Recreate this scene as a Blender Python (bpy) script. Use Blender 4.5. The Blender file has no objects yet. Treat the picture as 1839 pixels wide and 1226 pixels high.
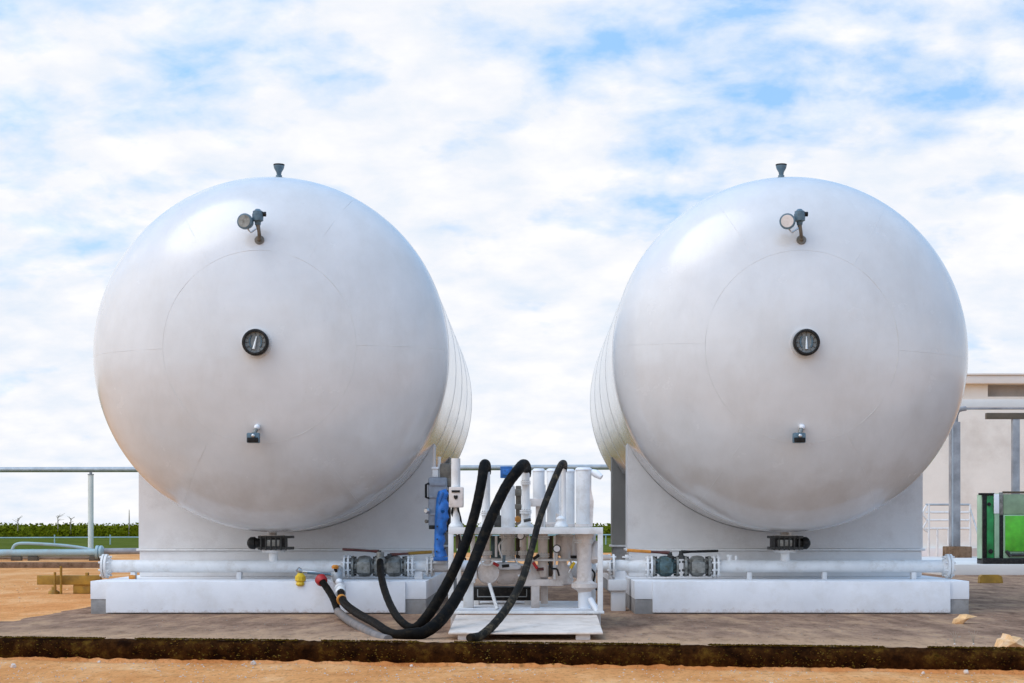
import bpy, bmesh, math, random
from mathutils import Vector, Matrix, noise
random.seed(7)
R = math.radians
scene = bpy.context.scene
col = scene.collection
F = 2995.0; H = 0.823; CX = 955.0; CY = 945.0

def P(px, py, Y): return Vector(((px-CX)*Y/F, Y, H+(CY-py)*Y/F))
def X(px, Y): return (px-CX)*Y/F
def Z(py, Y): return H+(CY-py)*Y/F
def S(n, Y): return n*Y/F

# ------------------------------------------------------------------ materials
def srgb(r, g, b):
    f = lambda c: (c/255/12.92) if c/255 <= .04045 else ((c/255+.055)/1.055)**2.4
    return (f(r), f(g), f(b), 1)
def lin(r, g, b): return (r, g, b, 1)

class NT:
    def __init__(s, nt): s.nt = nt; s.x = 0
    def n(s, t, **kw):
        o = s.nt.nodes.new(t)
        for k, v in kw.items(): setattr(o, k, v)
        return o
    def l(s, a, b): s.nt.links.new(a, b)
    def noise(s, vec, scale, detail=6, rough=.6, dist=0):
        o = s.n('ShaderNodeTexNoise'); o.inputs['Scale'].default_value = scale
        o.inputs['Detail'].default_value = detail; o.inputs['Roughness'].default_value = rough
        o.inputs['Distortion'].default_value = dist
        s.l(vec, o.inputs['Vector']); return o.outputs['Fac']
    def ramp(s, fac, stops):
        o = s.n('ShaderNodeValToRGB'); e = o.color_ramp.elements
        while len(e) < len(stops): e.new(.5)
        for i, (p, c) in enumerate(stops): e[i].position = p; e[i].color = c
        s.l(fac, o.inputs[0]); return o.outputs['Color']
    def mix(s, fac, a, b, mode='MIX'):
        o = s.n('ShaderNodeMix', data_type='RGBA', blend_type=mode)
        for i, v in ((0, fac), (6, a), (7, b)):
            if hasattr(v, 'links'): s.l(v, o.inputs[i])
            else: o.inputs[i].default_value = v
        return o.outputs[2]
    def math(s, op, a, b=0., c=None):
        o = s.n('ShaderNodeMath', operation=op)
        for i, v in ((0, a), (1, b), (2, c)):
            if v is None: continue
            if hasattr(v, 'links'): s.l(v, o.inputs[i])
            else: o.inputs[i].default_value = v
        return o.outputs[0]

def base_mat(name):
    m = bpy.data.materials.new(name); m.use_nodes = True
    t = NT(m.node_tree); b = m.node_tree.nodes['Principled BSDF']
    g = t.n('ShaderNodeNewGeometry')
    return m, t, b, g.outputs['Position']

def mat(name, c, rough=.5, metal=0., var=.12, scale=4., bump=.0, bscale=60., dirt=None, damt=.3, dscale=3., coat=0., spec=.5, splash=0.):
    m, t, b, pos = base_mat(name)
    n1 = t.noise(pos, scale, 6)
    lo = tuple(max(0, v*(1-var)) for v in c[:3])+(1,); hi = tuple(min(1, v*(1+var)) for v in c[:3])+(1,)
    colr = t.ramp(n1, [(.3, lo), (.7, hi)])
    if dirt:
        n2 = t.noise(pos, dscale, 8, .7)
        f = t.ramp(n2, [(.5, (0, 0, 0, 1)), (.72, (damt, damt, damt, 1))])
        colr = t.mix(f, colr, dirt)
    if splash:   # mud splashed up from the ground
        sp = t.n('ShaderNodeSeparateXYZ'); t.l(pos, sp.inputs[0])
        d = t.math('DIVIDE', sp.outputs[2], splash); d = t.math('ADD', d, t.math('MULTIPLY_ADD', t.noise(pos, 14, 8, .75), -3.0, 1.6))
        colr = t.mix(t.ramp(d, [(.0, (.5, .5, .5, 1)), (.6, (0, 0, 0, 1))]), colr, lin(.42, .31, .22))
    t.l(colr, b.inputs['Base Color'])
    b.inputs['Roughness'].default_value = rough; b.inputs['Metallic'].default_value = metal
    b.inputs['Specular IOR Level'].default_value = spec
    if coat: b.inputs['Coat Weight'].default_value = coat; b.inputs['Coat Roughness'].default_value = .12
    if bump:
        bp = t.n('ShaderNodeBump'); bp.inputs['Strength'].default_value = bump; bp.inputs['Distance'].default_value = .01
        t.l(t.noise(pos, bscale, 5), bp.inputs['Height']); t.l(bp.outputs[0], b.inputs['Normal'])
    return m

M = {}
def tank_paint():
    m, t, b, pos = base_mat('tank_white_paint')
    sp = t.n('ShaderNodeSeparateXYZ'); t.l(pos, sp.inputs[0])
    n1 = t.noise(pos, 1.3, 5, .6)
    c = t.ramp(n1, [(.3, lin(.62, .615, .605)), (.7, lin(.72, .715, .705))])
    # run-off streaks: noise stretched along the height
    mp = t.n('ShaderNodeMapping'); mp.inputs['Scale'].default_value = (2.6, 2.6, 1.1); t.l(pos, mp.inputs[0])
    n2 = t.noise(mp.outputs[0], 1.0, 8, .7)
    f = t.ramp(n2, [(.46, (0, 0, 0, 1)), (.76, (.34, .34, .34, 1))])
    c = t.mix(f, c, lin(.50, .47, .43))
    n3 = t.noise(pos, 26, 6, .75)
    f3 = t.ramp(n3, [(.62, (0, 0, 0, 1)), (.75, (.34, .34, .34, 1))])
    c = t.mix(f3, c, lin(.47, .44, .40))
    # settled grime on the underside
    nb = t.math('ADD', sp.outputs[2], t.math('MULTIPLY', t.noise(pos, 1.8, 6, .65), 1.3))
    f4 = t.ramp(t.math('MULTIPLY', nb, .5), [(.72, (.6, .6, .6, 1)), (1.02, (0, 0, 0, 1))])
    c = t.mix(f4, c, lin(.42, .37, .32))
    t.l(c, b.inputs['Base Color'])
    rr = t.math('MULTIPLY_ADD', t.noise(pos, 3, 4), .2, .14)
    t.l(rr, b.inputs['Roughness'])
    b.inputs['Coat Weight'].default_value = .8; b.inputs['Coat Roughness'].default_value = .17
    bp = t.n('ShaderNodeBump'); bp.inputs['Strength'].default_value = .4; bp.inputs['Distance'].default_value = .05
    t.l(t.noise(pos, 1.1, 3), bp.inputs['Height'])
    bp2 = t.n('ShaderNodeBump'); bp2.inputs['Strength'].default_value = .08; bp2.inputs['Distance'].default_value = .003
    t.l(t.noise(pos, 90, 3), bp2.inputs['Height']); t.l(bp.outputs[0], bp2.inputs['Normal'])
    t.l(bp2.outputs[0], b.inputs['Normal'])
    return m
M['tank'] = tank_paint()
M['weld'] = mat('weld_bead', lin(.62, .61, .58), .35, var=.15, scale=9)
M['weld2'] = mat('faint_weld', lin(.66, .655, .64), .35, var=.08, scale=3)
M['white'] = mat('white_paint', lin(.74, .74, .73), .42, var=.08, scale=6, bump=.1, dirt=lin(.42, .36, .29), damt=.45, dscale=9)
M['panel'] = mat('white_panel_paint', lin(.82, .84, .87), .38, var=.05, scale=3, bump=.08, dirt=lin(.5, .46, .40), damt=.4, dscale=4)
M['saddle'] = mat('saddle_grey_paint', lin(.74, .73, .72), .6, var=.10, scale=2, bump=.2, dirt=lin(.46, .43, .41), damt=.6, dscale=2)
M['rear'] = mat('shaded_saddle_grey_paint', lin(.24, .23, .21), .7, var=.15, scale=2, bump=.2)  # darker copy of the saddle paint, with the rear saddle's shade in it
M['concrete'] = mat('plinth_concrete', lin(.29, .275, .26), .85, var=.22, scale=7, bump=.5, bscale=80, dirt=lin(.16, .12, .08), damt=.6)
M['cream'] = mat('cream_render', lin(.74, .725, .67), .8, var=.07, scale=1.1, bump=.2, bscale=30, dirt=lin(.45, .39, .33), damt=.4, dscale=.8)
M['cream2'] = mat('parapet_render', lin(.66, .63, .59), .8, var=.07, scale=1.1, bump=.2, bscale=30)
M['recess'] = mat('recess_shade_skirting_grey', lin(.46, .42, .39), .8, var=.15, scale=2)  # grey darkened for the shade in the building recess; also colours the skirting
M['galv'] = mat('galvanised_steel', lin(.40, .43, .45), .5, .35, var=.18, scale=5, bump=.1)
M['galvd'] = mat('weathered_steel', lin(.27, .27, .28), .7, .1, var=.35, scale=3, bump=.2)
M['brownsteel'] = mat('brown_steel', lin(.10, .075, .05), .7, .0, var=.4, scale=4)
M['bluepipe'] = mat('pale_blue_pipe', lin(.30, .42, .45), .45, var=.12, scale=2, dirt=lin(.3, .25, .2), damt=.5, dscale=3)
M['rubber'] = mat('black_rubber', lin(.005, .0045, .004), .6, spec=.06, var=.6, scale=12, bump=.3, bscale=120, dirt=lin(.06, .04, .02), damt=.4, dscale=14)
M['rubber2'] = mat('dusty_rubber', lin(.012, .010, .007), .65, spec=.15, var=.5, scale=12, bump=.3, bscale=120, dirt=lin(.16, .12, .07), damt=.8, dscale=16)
M['greyhose'] = mat('grey_dusty_hose', lin(.17, .15, .14), .8, var=.3, scale=9, bump=.3, dirt=lin(.30, .2, .13), damt=.6, dscale=14)
M['black'] = mat('black_enamel', lin(.008, .008, .008), .5, spec=.25, var=.5, scale=15, dirt=lin(.10, .08, .06), damt=.4, dscale=30)
M['dark'] = mat('dark_iron', lin(.045, .045, .042), .55, .3, var=.5, scale=20, bump=.2)
M['valve'] = mat('valve_steel', lin(.24, .24, .22), .45, .5, var=.4, scale=14, bump=.2, dirt=lin(.05, .04, .02), damt=.8, dscale=18)
M['valveb'] = mat('blue_green_iron', lin(.07, .12, .13), .5, .3, var=.5, scale=14, bump=.2, dirt=lin(.05, .05, .01), damt=.8, dscale=18)
M['steel'] = mat('bright_steel', lin(.55, .56, .56), .3, .8, var=.15, scale=14)
M['tealgrey'] = mat('blue_grey_enamel', lin(.09, .15, .19), .4, .1, var=.3, scale=20)
M['greycase'] = mat('grey_meter_case', lin(.25, .28, .33), .45, var=.2, scale=10, dirt=lin(.12, .13, .16), damt=.5, dscale=14)
M['taupe'] = mat('taupe_iron', lin(.17, .15, .12), .6, .2, var=.4, scale=14, bump=.2)
M['blue'] = mat('blue_paint', lin(.02, .16, .52), .4, var=.35, scale=14, bump=.1, dirt=lin(.015, .05, .2), damt=.7, dscale=16)
M['blue2'] = mat('blue_box_paint', lin(.01, .11, .36), .4, var=.2, scale=14)
M['yellow'] = mat('yellow_paint', lin(.72, .48, .02), .5, var=.2, scale=14)
M['ochre'] = mat('ochre_paint', lin(.34, .19, .022), .7, var=.35, scale=5, bump=.3, dirt=lin(.13, .08, .03), damt=.7, dscale=7)
M['orange'] = mat('orange_paint', lin(.62, .24, .03), .5, var=.3, scale=14)
M['red'] = mat('red_paint', lin(.40, .012, .012), .45, var=.25, scale=20)
M['oxide'] = mat('red_brown_handle', lin(.10, .028, .022), .6, var=.4, scale=20)
M['green1'] = mat('bright_green_panel', lin(.07, .38, .02), .45, var=.45, scale=3.5, dirt=lin(.10, .33, .02), damt=.8, dscale=4)
M['green2'] = mat('pale_green_frame', lin(.30, .45, .30), .5, var=.2, scale=4)
M['green3'] = mat('grey_green_panel', lin(.22, .32, .20), .5, var=.25, scale=4)
M['green4'] = mat('deep_green_panel', lin(.012, .20, .05), .45, var=.5, scale=5)
M['pinkish'] = mat('dusty_white_paint', lin(.72, .65, .60), .55, var=.15, scale=8, bump=.1, dirt=lin(.35, .27, .20), damt=.6, dscale=9)
M['stone'] = mat('pale_stone', lin(.62, .52, .44), .9, var=.2, scale=20, bump=.5)
M['sandstone'] = mat('orange_sandstone', lin(.74, .44, .20), .85, var=.25, scale=14, bump=.5, dirt=lin(.85, .66, .46), damt=.8, dscale=9)
M['deck'] = mat('dusty_deck_paint', lin(.74, .63, .54), .7, spec=.2, var=.12, scale=6, bump=.2, dirt=lin(.40, .28, .18), damt=.6, dscale=7)
M['panelp'] = mat('splashed_white_paint', lin(.82, .83, .85), .45, var=.06, scale=3, bump=.15, dirt=lin(.6, .56, .5), damt=.35, dscale=4, splash=.09)
M['dial'] = mat('dial_grey', lin(.20, .22, .22), .35, var=.35, scale=40)
M['straw'] = mat('dry_straw', lin(.30, .25, .19), .9, var=.3, scale=20)

def ground_mat(name, stops, sc, bump, bs, fine, spots=None, stretch=None, dust=None):
    m, t, b, pos = base_mat(name)
    if stretch:
        mp = t.n('ShaderNodeMapping'); mp.inputs['Scale'].default_value = (1, stretch, 1); t.l(pos, mp.inputs[0]); pv = mp.outputs[0]
    else: pv = pos
    n = t.noise(pv, sc, 9, .68)
    c = t.ramp(n, stops)
    if dust:   # pale grit blown up against the back of the kerb
        sp = t.n('ShaderNodeSeparateXYZ'); t.l(pos, sp.inputs[0])
        d = t.math('SUBTRACT', t.math('MULTIPLY_ADD', sp.outputs[0], .156, sp.outputs[1]), 12.24-.156*3.9)
        d = t.math('ADD', d, t.math('MULTIPLY_ADD', t.noise(pv, 3.5, 8, .7), -2.6, 1.3))
        f = t.ramp(t.math('MULTIPLY', d, .5), [(.10, (.85, .85, .85, 1)), (.75, (0, 0, 0, 1))])
        c = t.mix(f, c, dust)
    n2 = t.noise(pv, fine, 6, .8)
    v = t.ramp(n2, [(.34, (.48, .45, .43, 1)), (.5, (1, 1, 1, 1)), (.66, (1.0, 1.0, 1.0, 1))])
    c = t.mix(.8, c, v, 'MULTIPLY')
    if spots:
        vo = t.n('ShaderNodeTexVoronoi'); vo.inputs['Scale'].default_value = spots[0]; t.l(pos, vo.inputs['Vector'])
        f = t.ramp(vo.outputs['Distance'], [(.0, (1, 1, 1, 1)), (spots[2], (0, 0, 0, 1))])
        c = t.mix(f, c, spots[1])
    t.l(c, b.inputs['Base Color']); b.inputs['Roughness'].default_value = 1.
    b.inputs['Specular IOR Level'].default_value = .04
    bp = t.n('ShaderNodeBump'); bp.inputs['Strength'].default_value = bump; bp.inputs['Distance'].default_value = .02
    t.l(t.noise(pos, bs, 8, .7), bp.inputs['Height']); t.l(bp.outputs[0], b.inputs['Normal'])
    return m
M['sand'] = ground_mat('orange_sand', [(.34, lin(.62, .25, .08)), (.5, lin(.74, .335, .12)), (.66, lin(.88, .50, .24))], 1.4, .7, 25, 30, (5, lin(.32, .17, .06), .14), stretch=.4)
M['pad'] = ground_mat('grey_brown_hardstanding', [(.34, lin(.20, .12, .08)), (.5, lin(.34, .21, .14)), (.66, lin(.52, .33, .20))], 3.2, .8, 30, 9, (9, lin(.40, .30, .22), .12), stretch=.3, dust=lin(.56, .35, .21))
M['moss'] = ground_mat('mossy_kerb', [(.38, lin(.014, .005, .002)), (.54, lin(.05, .019, .005)), (.68, lin(.13, .07, .012))], 7, 1., 40, 30)
M['mosstop'] = ground_mat('moss_tufts', [(.35, lin(.06, .035, .005)), (.52, lin(.14, .09, .015)), (.70, lin(.25, .18, .045))], 6, .8, 40, 30)
M['grass'] = ground_mat('green_field', [(.3, lin(.055, .07, .004)), (.5, lin(.095, .12, .008)), (.7, lin(.15, .16, .03))], .35, .8, 6, 3)
M['hedge'] = ground_mat('hedge_leaves', [(.3, lin(.07, .075, .002)), (.5, lin(.11, .125, .004)), (.7, lin(.15, .17, .012))], 1.1, .5, 8, 3)
M['brownstrip'] = ground_mat('brown_earth_and_shade', [(.3, lin(.13, .075, .04)), (.6, lin(.27, .17, .11))], 2, .8, 20, 8)  # earth for kerb and footing, also the painted shade under the pipe

# ------------------------------------------------------------------ mesh builder
def wloc(o):
    v = Vector((0, 0, 0))
    while o is not None: v = v+o.location; o = o.parent
    return v

SPLIT = {'petal_weld', 'flange_bolt', 'bolt', 'stud', 'support_leg', 'dark_gap_strip', 'floor_rail', 'case_rib', 'cover_bolt', 'case_foot', 'vessel_bracket', 'latch', 'cable', 'vent_stub', 'blue_boss', 'small_motor', 'stalk', 'drain_pipe', 'scale_mark', 'scale_arc', 'valve_flange', 'branches', 'back_bracket', 'case_trim'}
class MB:
    def __init__(s): s.bm = bmesh.new()
    def box(s, x0, x1, y0, y1, z0, z1, bevel=0.):
        t = bmesh.new(); bmesh.ops.create_cube(t, size=1)
        for v in t.verts:
            v.co = Vector(((x0+x1)/2+v.co.x*(x1-x0), (y0+y1)/2+v.co.y*(y1-y0), (z0+z1)/2+v.co.z*(z1-z0)))
        if bevel: bmesh.ops.bevel(t, geom=t.edges[:], offset=bevel, segments=2, affect='EDGES', profile=.6)
        s.add(t); return s
    def pbox(s, px0, px1, py0, py1, Y, d, bevel=0.):   # front face at depth Y, thickness d
        return s.box(X(px0, Y), X(px1, Y), Y, Y+d, Z(py1, Y), Z(py0, Y), bevel)
    def add(s, t):
        me = bpy.data.meshes.new('tmp'); t.to_mesh(me); s.bm.from_mesh(me); bpy.data.meshes.remove(me); t.free()
    def tube(s, pts, r, n=14, cap=True):
        pts = [Vector(p) for p in pts]; m = len(pts)
        rs = r if isinstance(r, (list, tuple)) else [r]*m
        up = None; rings = []
        for i, p in enumerate(pts):
            a = pts[max(i-1, 0)]; b = pts[min(i+1, m-1)]; d = (b-a)
            if d.length < 1e-9: d = Vector((0, 0, 1))
            d.normalize()
            if up is None:
                up = Vector((0, 0, 1)) if abs(d.z) < .9 else Vector((1, 0, 0))
            u = (up-d*up.dot(d))
            if u.length < 1e-6: u = d.orthogonal()
            u.normalize(); w = d.cross(u); up = u
            rings.append([s.bm.verts.new(p+(u*math.cos(2*math.pi*k/n)+w*math.sin(2*math.pi*k/n))*rs[i]) for k in range(n)])
        for i in range(m-1):
            for k in range(n):
                s.bm.faces.new((rings[i][k], rings[i][(k+1) % n], rings[i+1][(k+1) % n], rings[i+1][k]))
        if cap:
            s.bm.faces.new(rings[0][::-1]); s.bm.faces.new(rings[-1])
        return s
    def cyl(s, a, b, r, r2=None, n=20): return s.tube([a, b], [r, r if r2 is None else r2], n)
    def lathe(s, a, axis, prof, n=24):   # prof: (dist along axis, radius)
        a = Vector(a); ax = Vector(axis).normalized()
        return s.tube([a+ax*d for d, r in prof], [max(r, 1e-4) for d, r in prof], n) if False else s._lathe(a, ax, prof, n)
    def _lathe(s, a, ax, prof, n):
        u = ax.orthogonal().normalized(); w = ax.cross(u); rings = []
        for d, r in prof:
            r = max(r, 1e-4)
            rings.append([s.bm.verts.new(a+ax*d+(u*math.cos(2*math.pi*k/n)+w*math.sin(2*math.pi*k/n))*r) for k in range(n)])
        for i in range(len(rings)-1):
            for k in range(n):
                s.bm.faces.new((rings[i][k], rings[i][(k+1) % n], rings[i+1][(k+1) % n], rings[i+1][k]))
        s.bm.faces.new(rings[0][::-1]); s.bm.faces.new(rings[-1]); return s
    def prism(s, poly, y0, y1):          # poly of (x, z), extruded along depth
        a = [s.bm.verts.new((x, y0, z)) for x, z in poly]; b = [s.bm.verts.new((x, y1, z)) for x, z in poly]
        n = len(poly)
        s.bm.faces.new(a); s.bm.faces.new(b[::-1])
        for i in range(n): s.bm.faces.new((a[i], b[i], b[(i+1) % n], a[(i+1) % n]))
        return s
    def sphere(s, c, r, sx=1, sy=1, sz=1):
        t = bmesh.new(); bmesh.ops.create_uvsphere(t, u_segments=18, v_segments=12, radius=r)
        for v in t.verts: v.co = Vector((v.co.x*sx, v.co.y*sy, v.co.z*sz))+Vector(c)
        s.add(t); return s
    def build(s, name, m, parent=None, smooth=35, bevel=0., label=None):
        if parent is not None and name in SPLIT:
            s.bm.verts.ensure_lookup_table(); left = set(s.bm.verts); last = None
            while left:
                st = [left.pop()]; isl = set(st)
                while st:
                    for e in st.pop().link_edges:
                        for v in e.verts:
                            if v not in isl: isl.add(v); left.discard(v); st.append(v)
                q = MB(); mp_ = {v: q.bm.verts.new(v.co) for v in isl}
                for f in {f for v in isl for f in v.link_faces}: q.bm.faces.new([mp_[v] for v in f.verts])
                last = q._build(name, m, parent, smooth, bevel, label)
            s.bm.free(); return last
        return s._build(name, m, parent, smooth, bevel, label)
    def _build(s, name, m, parent=None, smooth=35, bevel=0., label=None):
        bmesh.ops.recalc_face_normals(s.bm, faces=s.bm.faces[:])
        if bevel: bmesh.ops.bevel(s.bm, geom=[e for e in s.bm.edges if len(e.link_faces) == 2 and e.calc_face_angle(0) > .6], offset=bevel, segments=2, affect='EDGES')
        off = wloc(parent) if parent else Vector((0, 0, 0))
        for v in s.bm.verts: v.co -= off
        me = bpy.data.meshes.new(name); s.bm.to_mesh(me); s.bm.free()
        me.materials.append(M[m] if isinstance(m, str) else m)
        for p in me.polygons: p.use_smooth = True
        try: me.set_sharp_from_angle(angle=R(smooth))
        except Exception: pass
        o = bpy.data.objects.new(name, me); col.objects.link(o)
        if parent: o.parent = parent
        if label: o['label'] = label
        return o

def thing(name, label, cat, loc, group=None):
    o = bpy.data.objects.new(name, None); col.objects.link(o); o.empty_display_size = .2
    o.location = loc; o['label'] = label; o['category'] = cat
    if group: o['group'] = group
    return o
def tag(o, label, cat, group=None, kind=None):
    o['label'] = label; o['category'] = cat
    if group: o['group'] = group
    if kind: o['kind'] = kind
    return o
def struct(o): o['kind'] = 'structure'; return o
def smoothpath(pts, sub=8):
    pts = [Vector(p) for p in pts]; out = []
    for i in range(len(pts)-1):
        p0 = pts[max(i-1, 0)]; p1 = pts[i]; p2 = pts[i+1]; p3 = pts[min(i+2, len(pts)-1)]
        for k in range(sub):
            t = k/sub
            out.append(.5*((2*p1)+(p2-p0)*t+(2*p0-5*p1+4*p2-p3)*t*t+(3*p1-p0-3*p2+p3)*t**3))
    out.append(pts[-1]); return out

# ------------------------------------------------------------------ camera
cam = bpy.data.cameras.new('camera'); co = bpy.data.objects.new('camera', cam); col.objects.link(co)
co.location = (0, 0, H); co.rotation_euler = (R(90), 0, 0)
cam.sensor_width = 36; cam.lens = F/1839*36; cam.shift_x = -(CX-919.5)/1839; cam.shift_y = (CY-613)/1839
cam.clip_end = 3000; cam.clip_start = .1
scene.camera = co

# ------------------------------------------------------------------ sky and sun
SUN = Vector((-.62, -.42, 1.15)).normalized()
el = math.asin(SUN.z); az = math.atan2(SUN.x, SUN.y)
w = bpy.data.worlds.new('World'); scene.world = w; w.use_nodes = True
t = NT(w.node_tree); bg = w.node_tree.nodes['Background']; out = w.node_tree.nodes['World Output']
sky = t.n('ShaderNodeTexSky', sky_type='NISHITA'); sky.sun_disc = False; sky.sun_elevation = el; sky.sun_rotation = az
sky.air_density = 1.2; sky.dust_density = .3; sky.ozone_density = 1.0
hs = t.n('ShaderNodeHueSaturation'); hs.inputs['Saturation'].default_value = 1.15; hs.inputs['Value'].default_value = 2.1; hs.inputs['Hue'].default_value = .487
t.l(sky.outputs[0], hs.inputs['Color']); t.l(hs.outputs[0], bg.inputs[0]); bg.inputs[1].default_value = .13
tc = t.n('ShaderNodeTexCoord')
va_ = t.n('ShaderNodeVectorMath', operation='ADD'); t.l(tc.outputs['Generated'], va_.inputs[0]); va_.inputs[1].default_value = (0, 0, .55)
vn_ = t.n('ShaderNodeVectorMath', operation='NORMALIZE'); t.l(va_.outputs[0], vn_.inputs[0]); t.l(vn_.outputs[0], sky.inputs[0])
sp = t.n('ShaderNodeSeparateXYZ'); t.l(tc.outputs['Generated'], sp.inputs[0])
zz = t.math('ADD', t.math('MAXIMUM', sp.outputs[2], 0.), .36)
u = t.math('DIVIDE', sp.outputs[0], zz); v = t.math('DIVIDE', sp.outputs[1], zz)
cb = t.n('ShaderNodeCombineXYZ'); t.l(u, cb.inputs[0]); t.l(v, cb.inputs[1]); cb.inputs[2].default_value = 3.3
mp = t.n('ShaderNodeMapping'); mp.inputs['Location'].default_value = (5.3, 2.2, 0); mp.inputs['Rotation'].default_value = (0, 0, R(12)); mp.inputs['Scale'].default_value = (1.5, 1.7, 1)
t.l(cb.outputs[0], mp.inputs[0])
big = t.noise(mp.outputs[0], 2.0, 3, .5); med = t.noise(mp.outputs[0], 6.0, 7, .56, .15)
dens = t.math('ADD', t.math('MULTIPLY', big, .42), t.math('MULTIPLY', med, .58))
# fewer clouds higher up and to the right
dens = t.math('ADD', dens, t.math('MULTIPLY_ADD', sp.outputs[2], -.42, .07))
dens = t.math('ADD', dens, t.math('MULTIPLY', sp.outputs[0], -.09))
low = t.n('ShaderNodeMapRange'); t.l(sp.outputs[2], low.inputs[0]); low.inputs[1].default_value = .16; low.inputs[2].default_value = .0; low.inputs[3].default_value = 0; low.inputs[4].default_value = .12; low.clamp = True
dens = t.math('ADD', dens, low.outputs[0])
mask = t.ramp(dens, [(.35, (.15, .15, .15, 1)), (.43, (.65, .65, .65, 1)), (.51, (1, 1, 1, 1))])
# thin cloud glows round the veiled sun, which stands high behind the camera to the left
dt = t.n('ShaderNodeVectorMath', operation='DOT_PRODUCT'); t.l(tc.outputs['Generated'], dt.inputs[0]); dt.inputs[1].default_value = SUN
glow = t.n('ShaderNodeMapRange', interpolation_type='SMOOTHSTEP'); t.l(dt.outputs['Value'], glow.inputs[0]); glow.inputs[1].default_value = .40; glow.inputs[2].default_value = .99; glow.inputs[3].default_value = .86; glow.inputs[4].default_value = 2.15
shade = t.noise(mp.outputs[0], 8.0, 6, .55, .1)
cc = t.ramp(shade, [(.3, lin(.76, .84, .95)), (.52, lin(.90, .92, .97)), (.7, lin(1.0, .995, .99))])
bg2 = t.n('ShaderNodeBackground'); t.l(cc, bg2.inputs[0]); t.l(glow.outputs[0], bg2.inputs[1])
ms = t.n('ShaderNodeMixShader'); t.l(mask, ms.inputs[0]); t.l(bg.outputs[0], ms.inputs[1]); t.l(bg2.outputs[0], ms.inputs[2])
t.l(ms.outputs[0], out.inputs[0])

sl = bpy.data.lights.new('sun', 'SUN'); sl.energy = .7; sl.angle = R(34); sl.color = (1, .95, .87)
so = bpy.data.objects.new('sun', sl); col.objects.link(so)
so.rotation_euler = SUN.to_track_quat('Z', 'Y').to_euler()
scene.view_settings.view_transform = 'Standard'; scene.view_settings.look = 'None'
scene.view_settings.exposure = 0.26; scene.view_settings.gamma = 1

# ------------------------------------------------------------------ ground, pad, kerb
def yk(x): x = max(-14, min(14, x)); return 12.14-.156*(x+3.9)
xs = [-500, -200, -80, -30, -20]+[-14+.25*i for i in range(113)]+[20, 30, 80, 200, 500]
rows = [('f', -400), ('f', -60), ('f', -8)]+[('f', -3+.1*i) for i in range(30)]+[('f', 0.)]+[('b', .03), ('b', .3), ('b', 1.2), ('b', 2.5), ('b', 5), ('b', 9), ('b', 15), ('b', 25), ('b', 50), ('b', 120), ('b', 500), ('b', 1800)]
bm = bmesh.new(); g = []
for kind, d in rows:
    r = []
    for x in xs:
        y = yk(x)+d
        if kind == 'f': z = -.15+noise.noise(Vector((x*1.7, y*2.3, 0)))*.012+noise.noise(Vector((x*6, y*8, 4)))*.005
        else: z = 0
        r.append(bm.verts.new((x, y, z)))
    g.append(r)
for i in range(len(rows)-1):
    for j in range(len(xs)-1): bm.faces.new((g[i][j], g[i][j+1], g[i+1][j+1], g[i+1][j]))
mb = MB(); mb.bm.free(); mb.bm = bm
struct(mb.build('ground', 'sand'))

# pad: its left edge is irregular where sand lies against it
mb = MB(); poly = []; yy = 30.
while yy > 14.3:
    poly.append((-4.50+noise.noise(Vector((yy*1.7, 0, 0)))*.10+noise.noise(Vector((yy*6, 3, 0)))*.04, yy)); yy -= .15
k = 0
while poly[-1][0] > -9.5:
    x, y = poly[-1]; k += 1; poly.append((x-.22, y-.022+noise.noise(Vector((x*4, 1, 0)))*.05))
x, y = poly[-1]; poly.append((x, yk(x)+.12)); poly.append((14, yk(14)+.12)); poly.append((60, yk(14)+.12)); poly.append((60, 30.))
mb.bm.faces.new([mb.bm.verts.new((x, y, .004)) for x, y in poly]); bmesh.ops.triangulate(mb.bm, faces=mb.bm.faces[:])
struct(mb.build('hardstanding', 'pad'))

# kerb: rough mossy strip between sand and hardstanding
def kerb():
    bm = bmesh.new(); prof = [(.035, -.19), (.03, -.155), (.0, -.125), (-.02, -.06), (-.012, -.015), (.02, .008), (.045, .010), (.075, .006), (.10, -.006)]
    g = []; N = 900
    for i in range(N+1):
        x = -9+18*i/N; r = []
        for k, (d, z) in enumerate(prof):
            q = Vector((x*9, d*40, z*30)); a = noise.noise(q)*.012+noise.noise(q*3)*.006
            b = noise.noise(q+Vector((9, 9, 9)))*.010+noise.noise(q*2.7+Vector((3, 3, 3)))*.006
            e = 1 if 0 < k < 8 else .2
            r.append(bm.verts.new((x, yk(x)+d+a*e, z+b*e)))
        g.append(r)
    for i in range(N):
        for k in range(len(prof)-1): bm.faces.new((g[i][k], g[i+1][k], g[i+1][k+1], g[i][k+1]))
    mb = MB(); mb.bm.free(); mb.bm = bm; return mb
kb = kerb().build('kerb', 'moss', smooth=60)
tag(kb, 'long dark brown mossy kerb running across the front of the hardstanding', 'kerb'); struct(kb)
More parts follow.
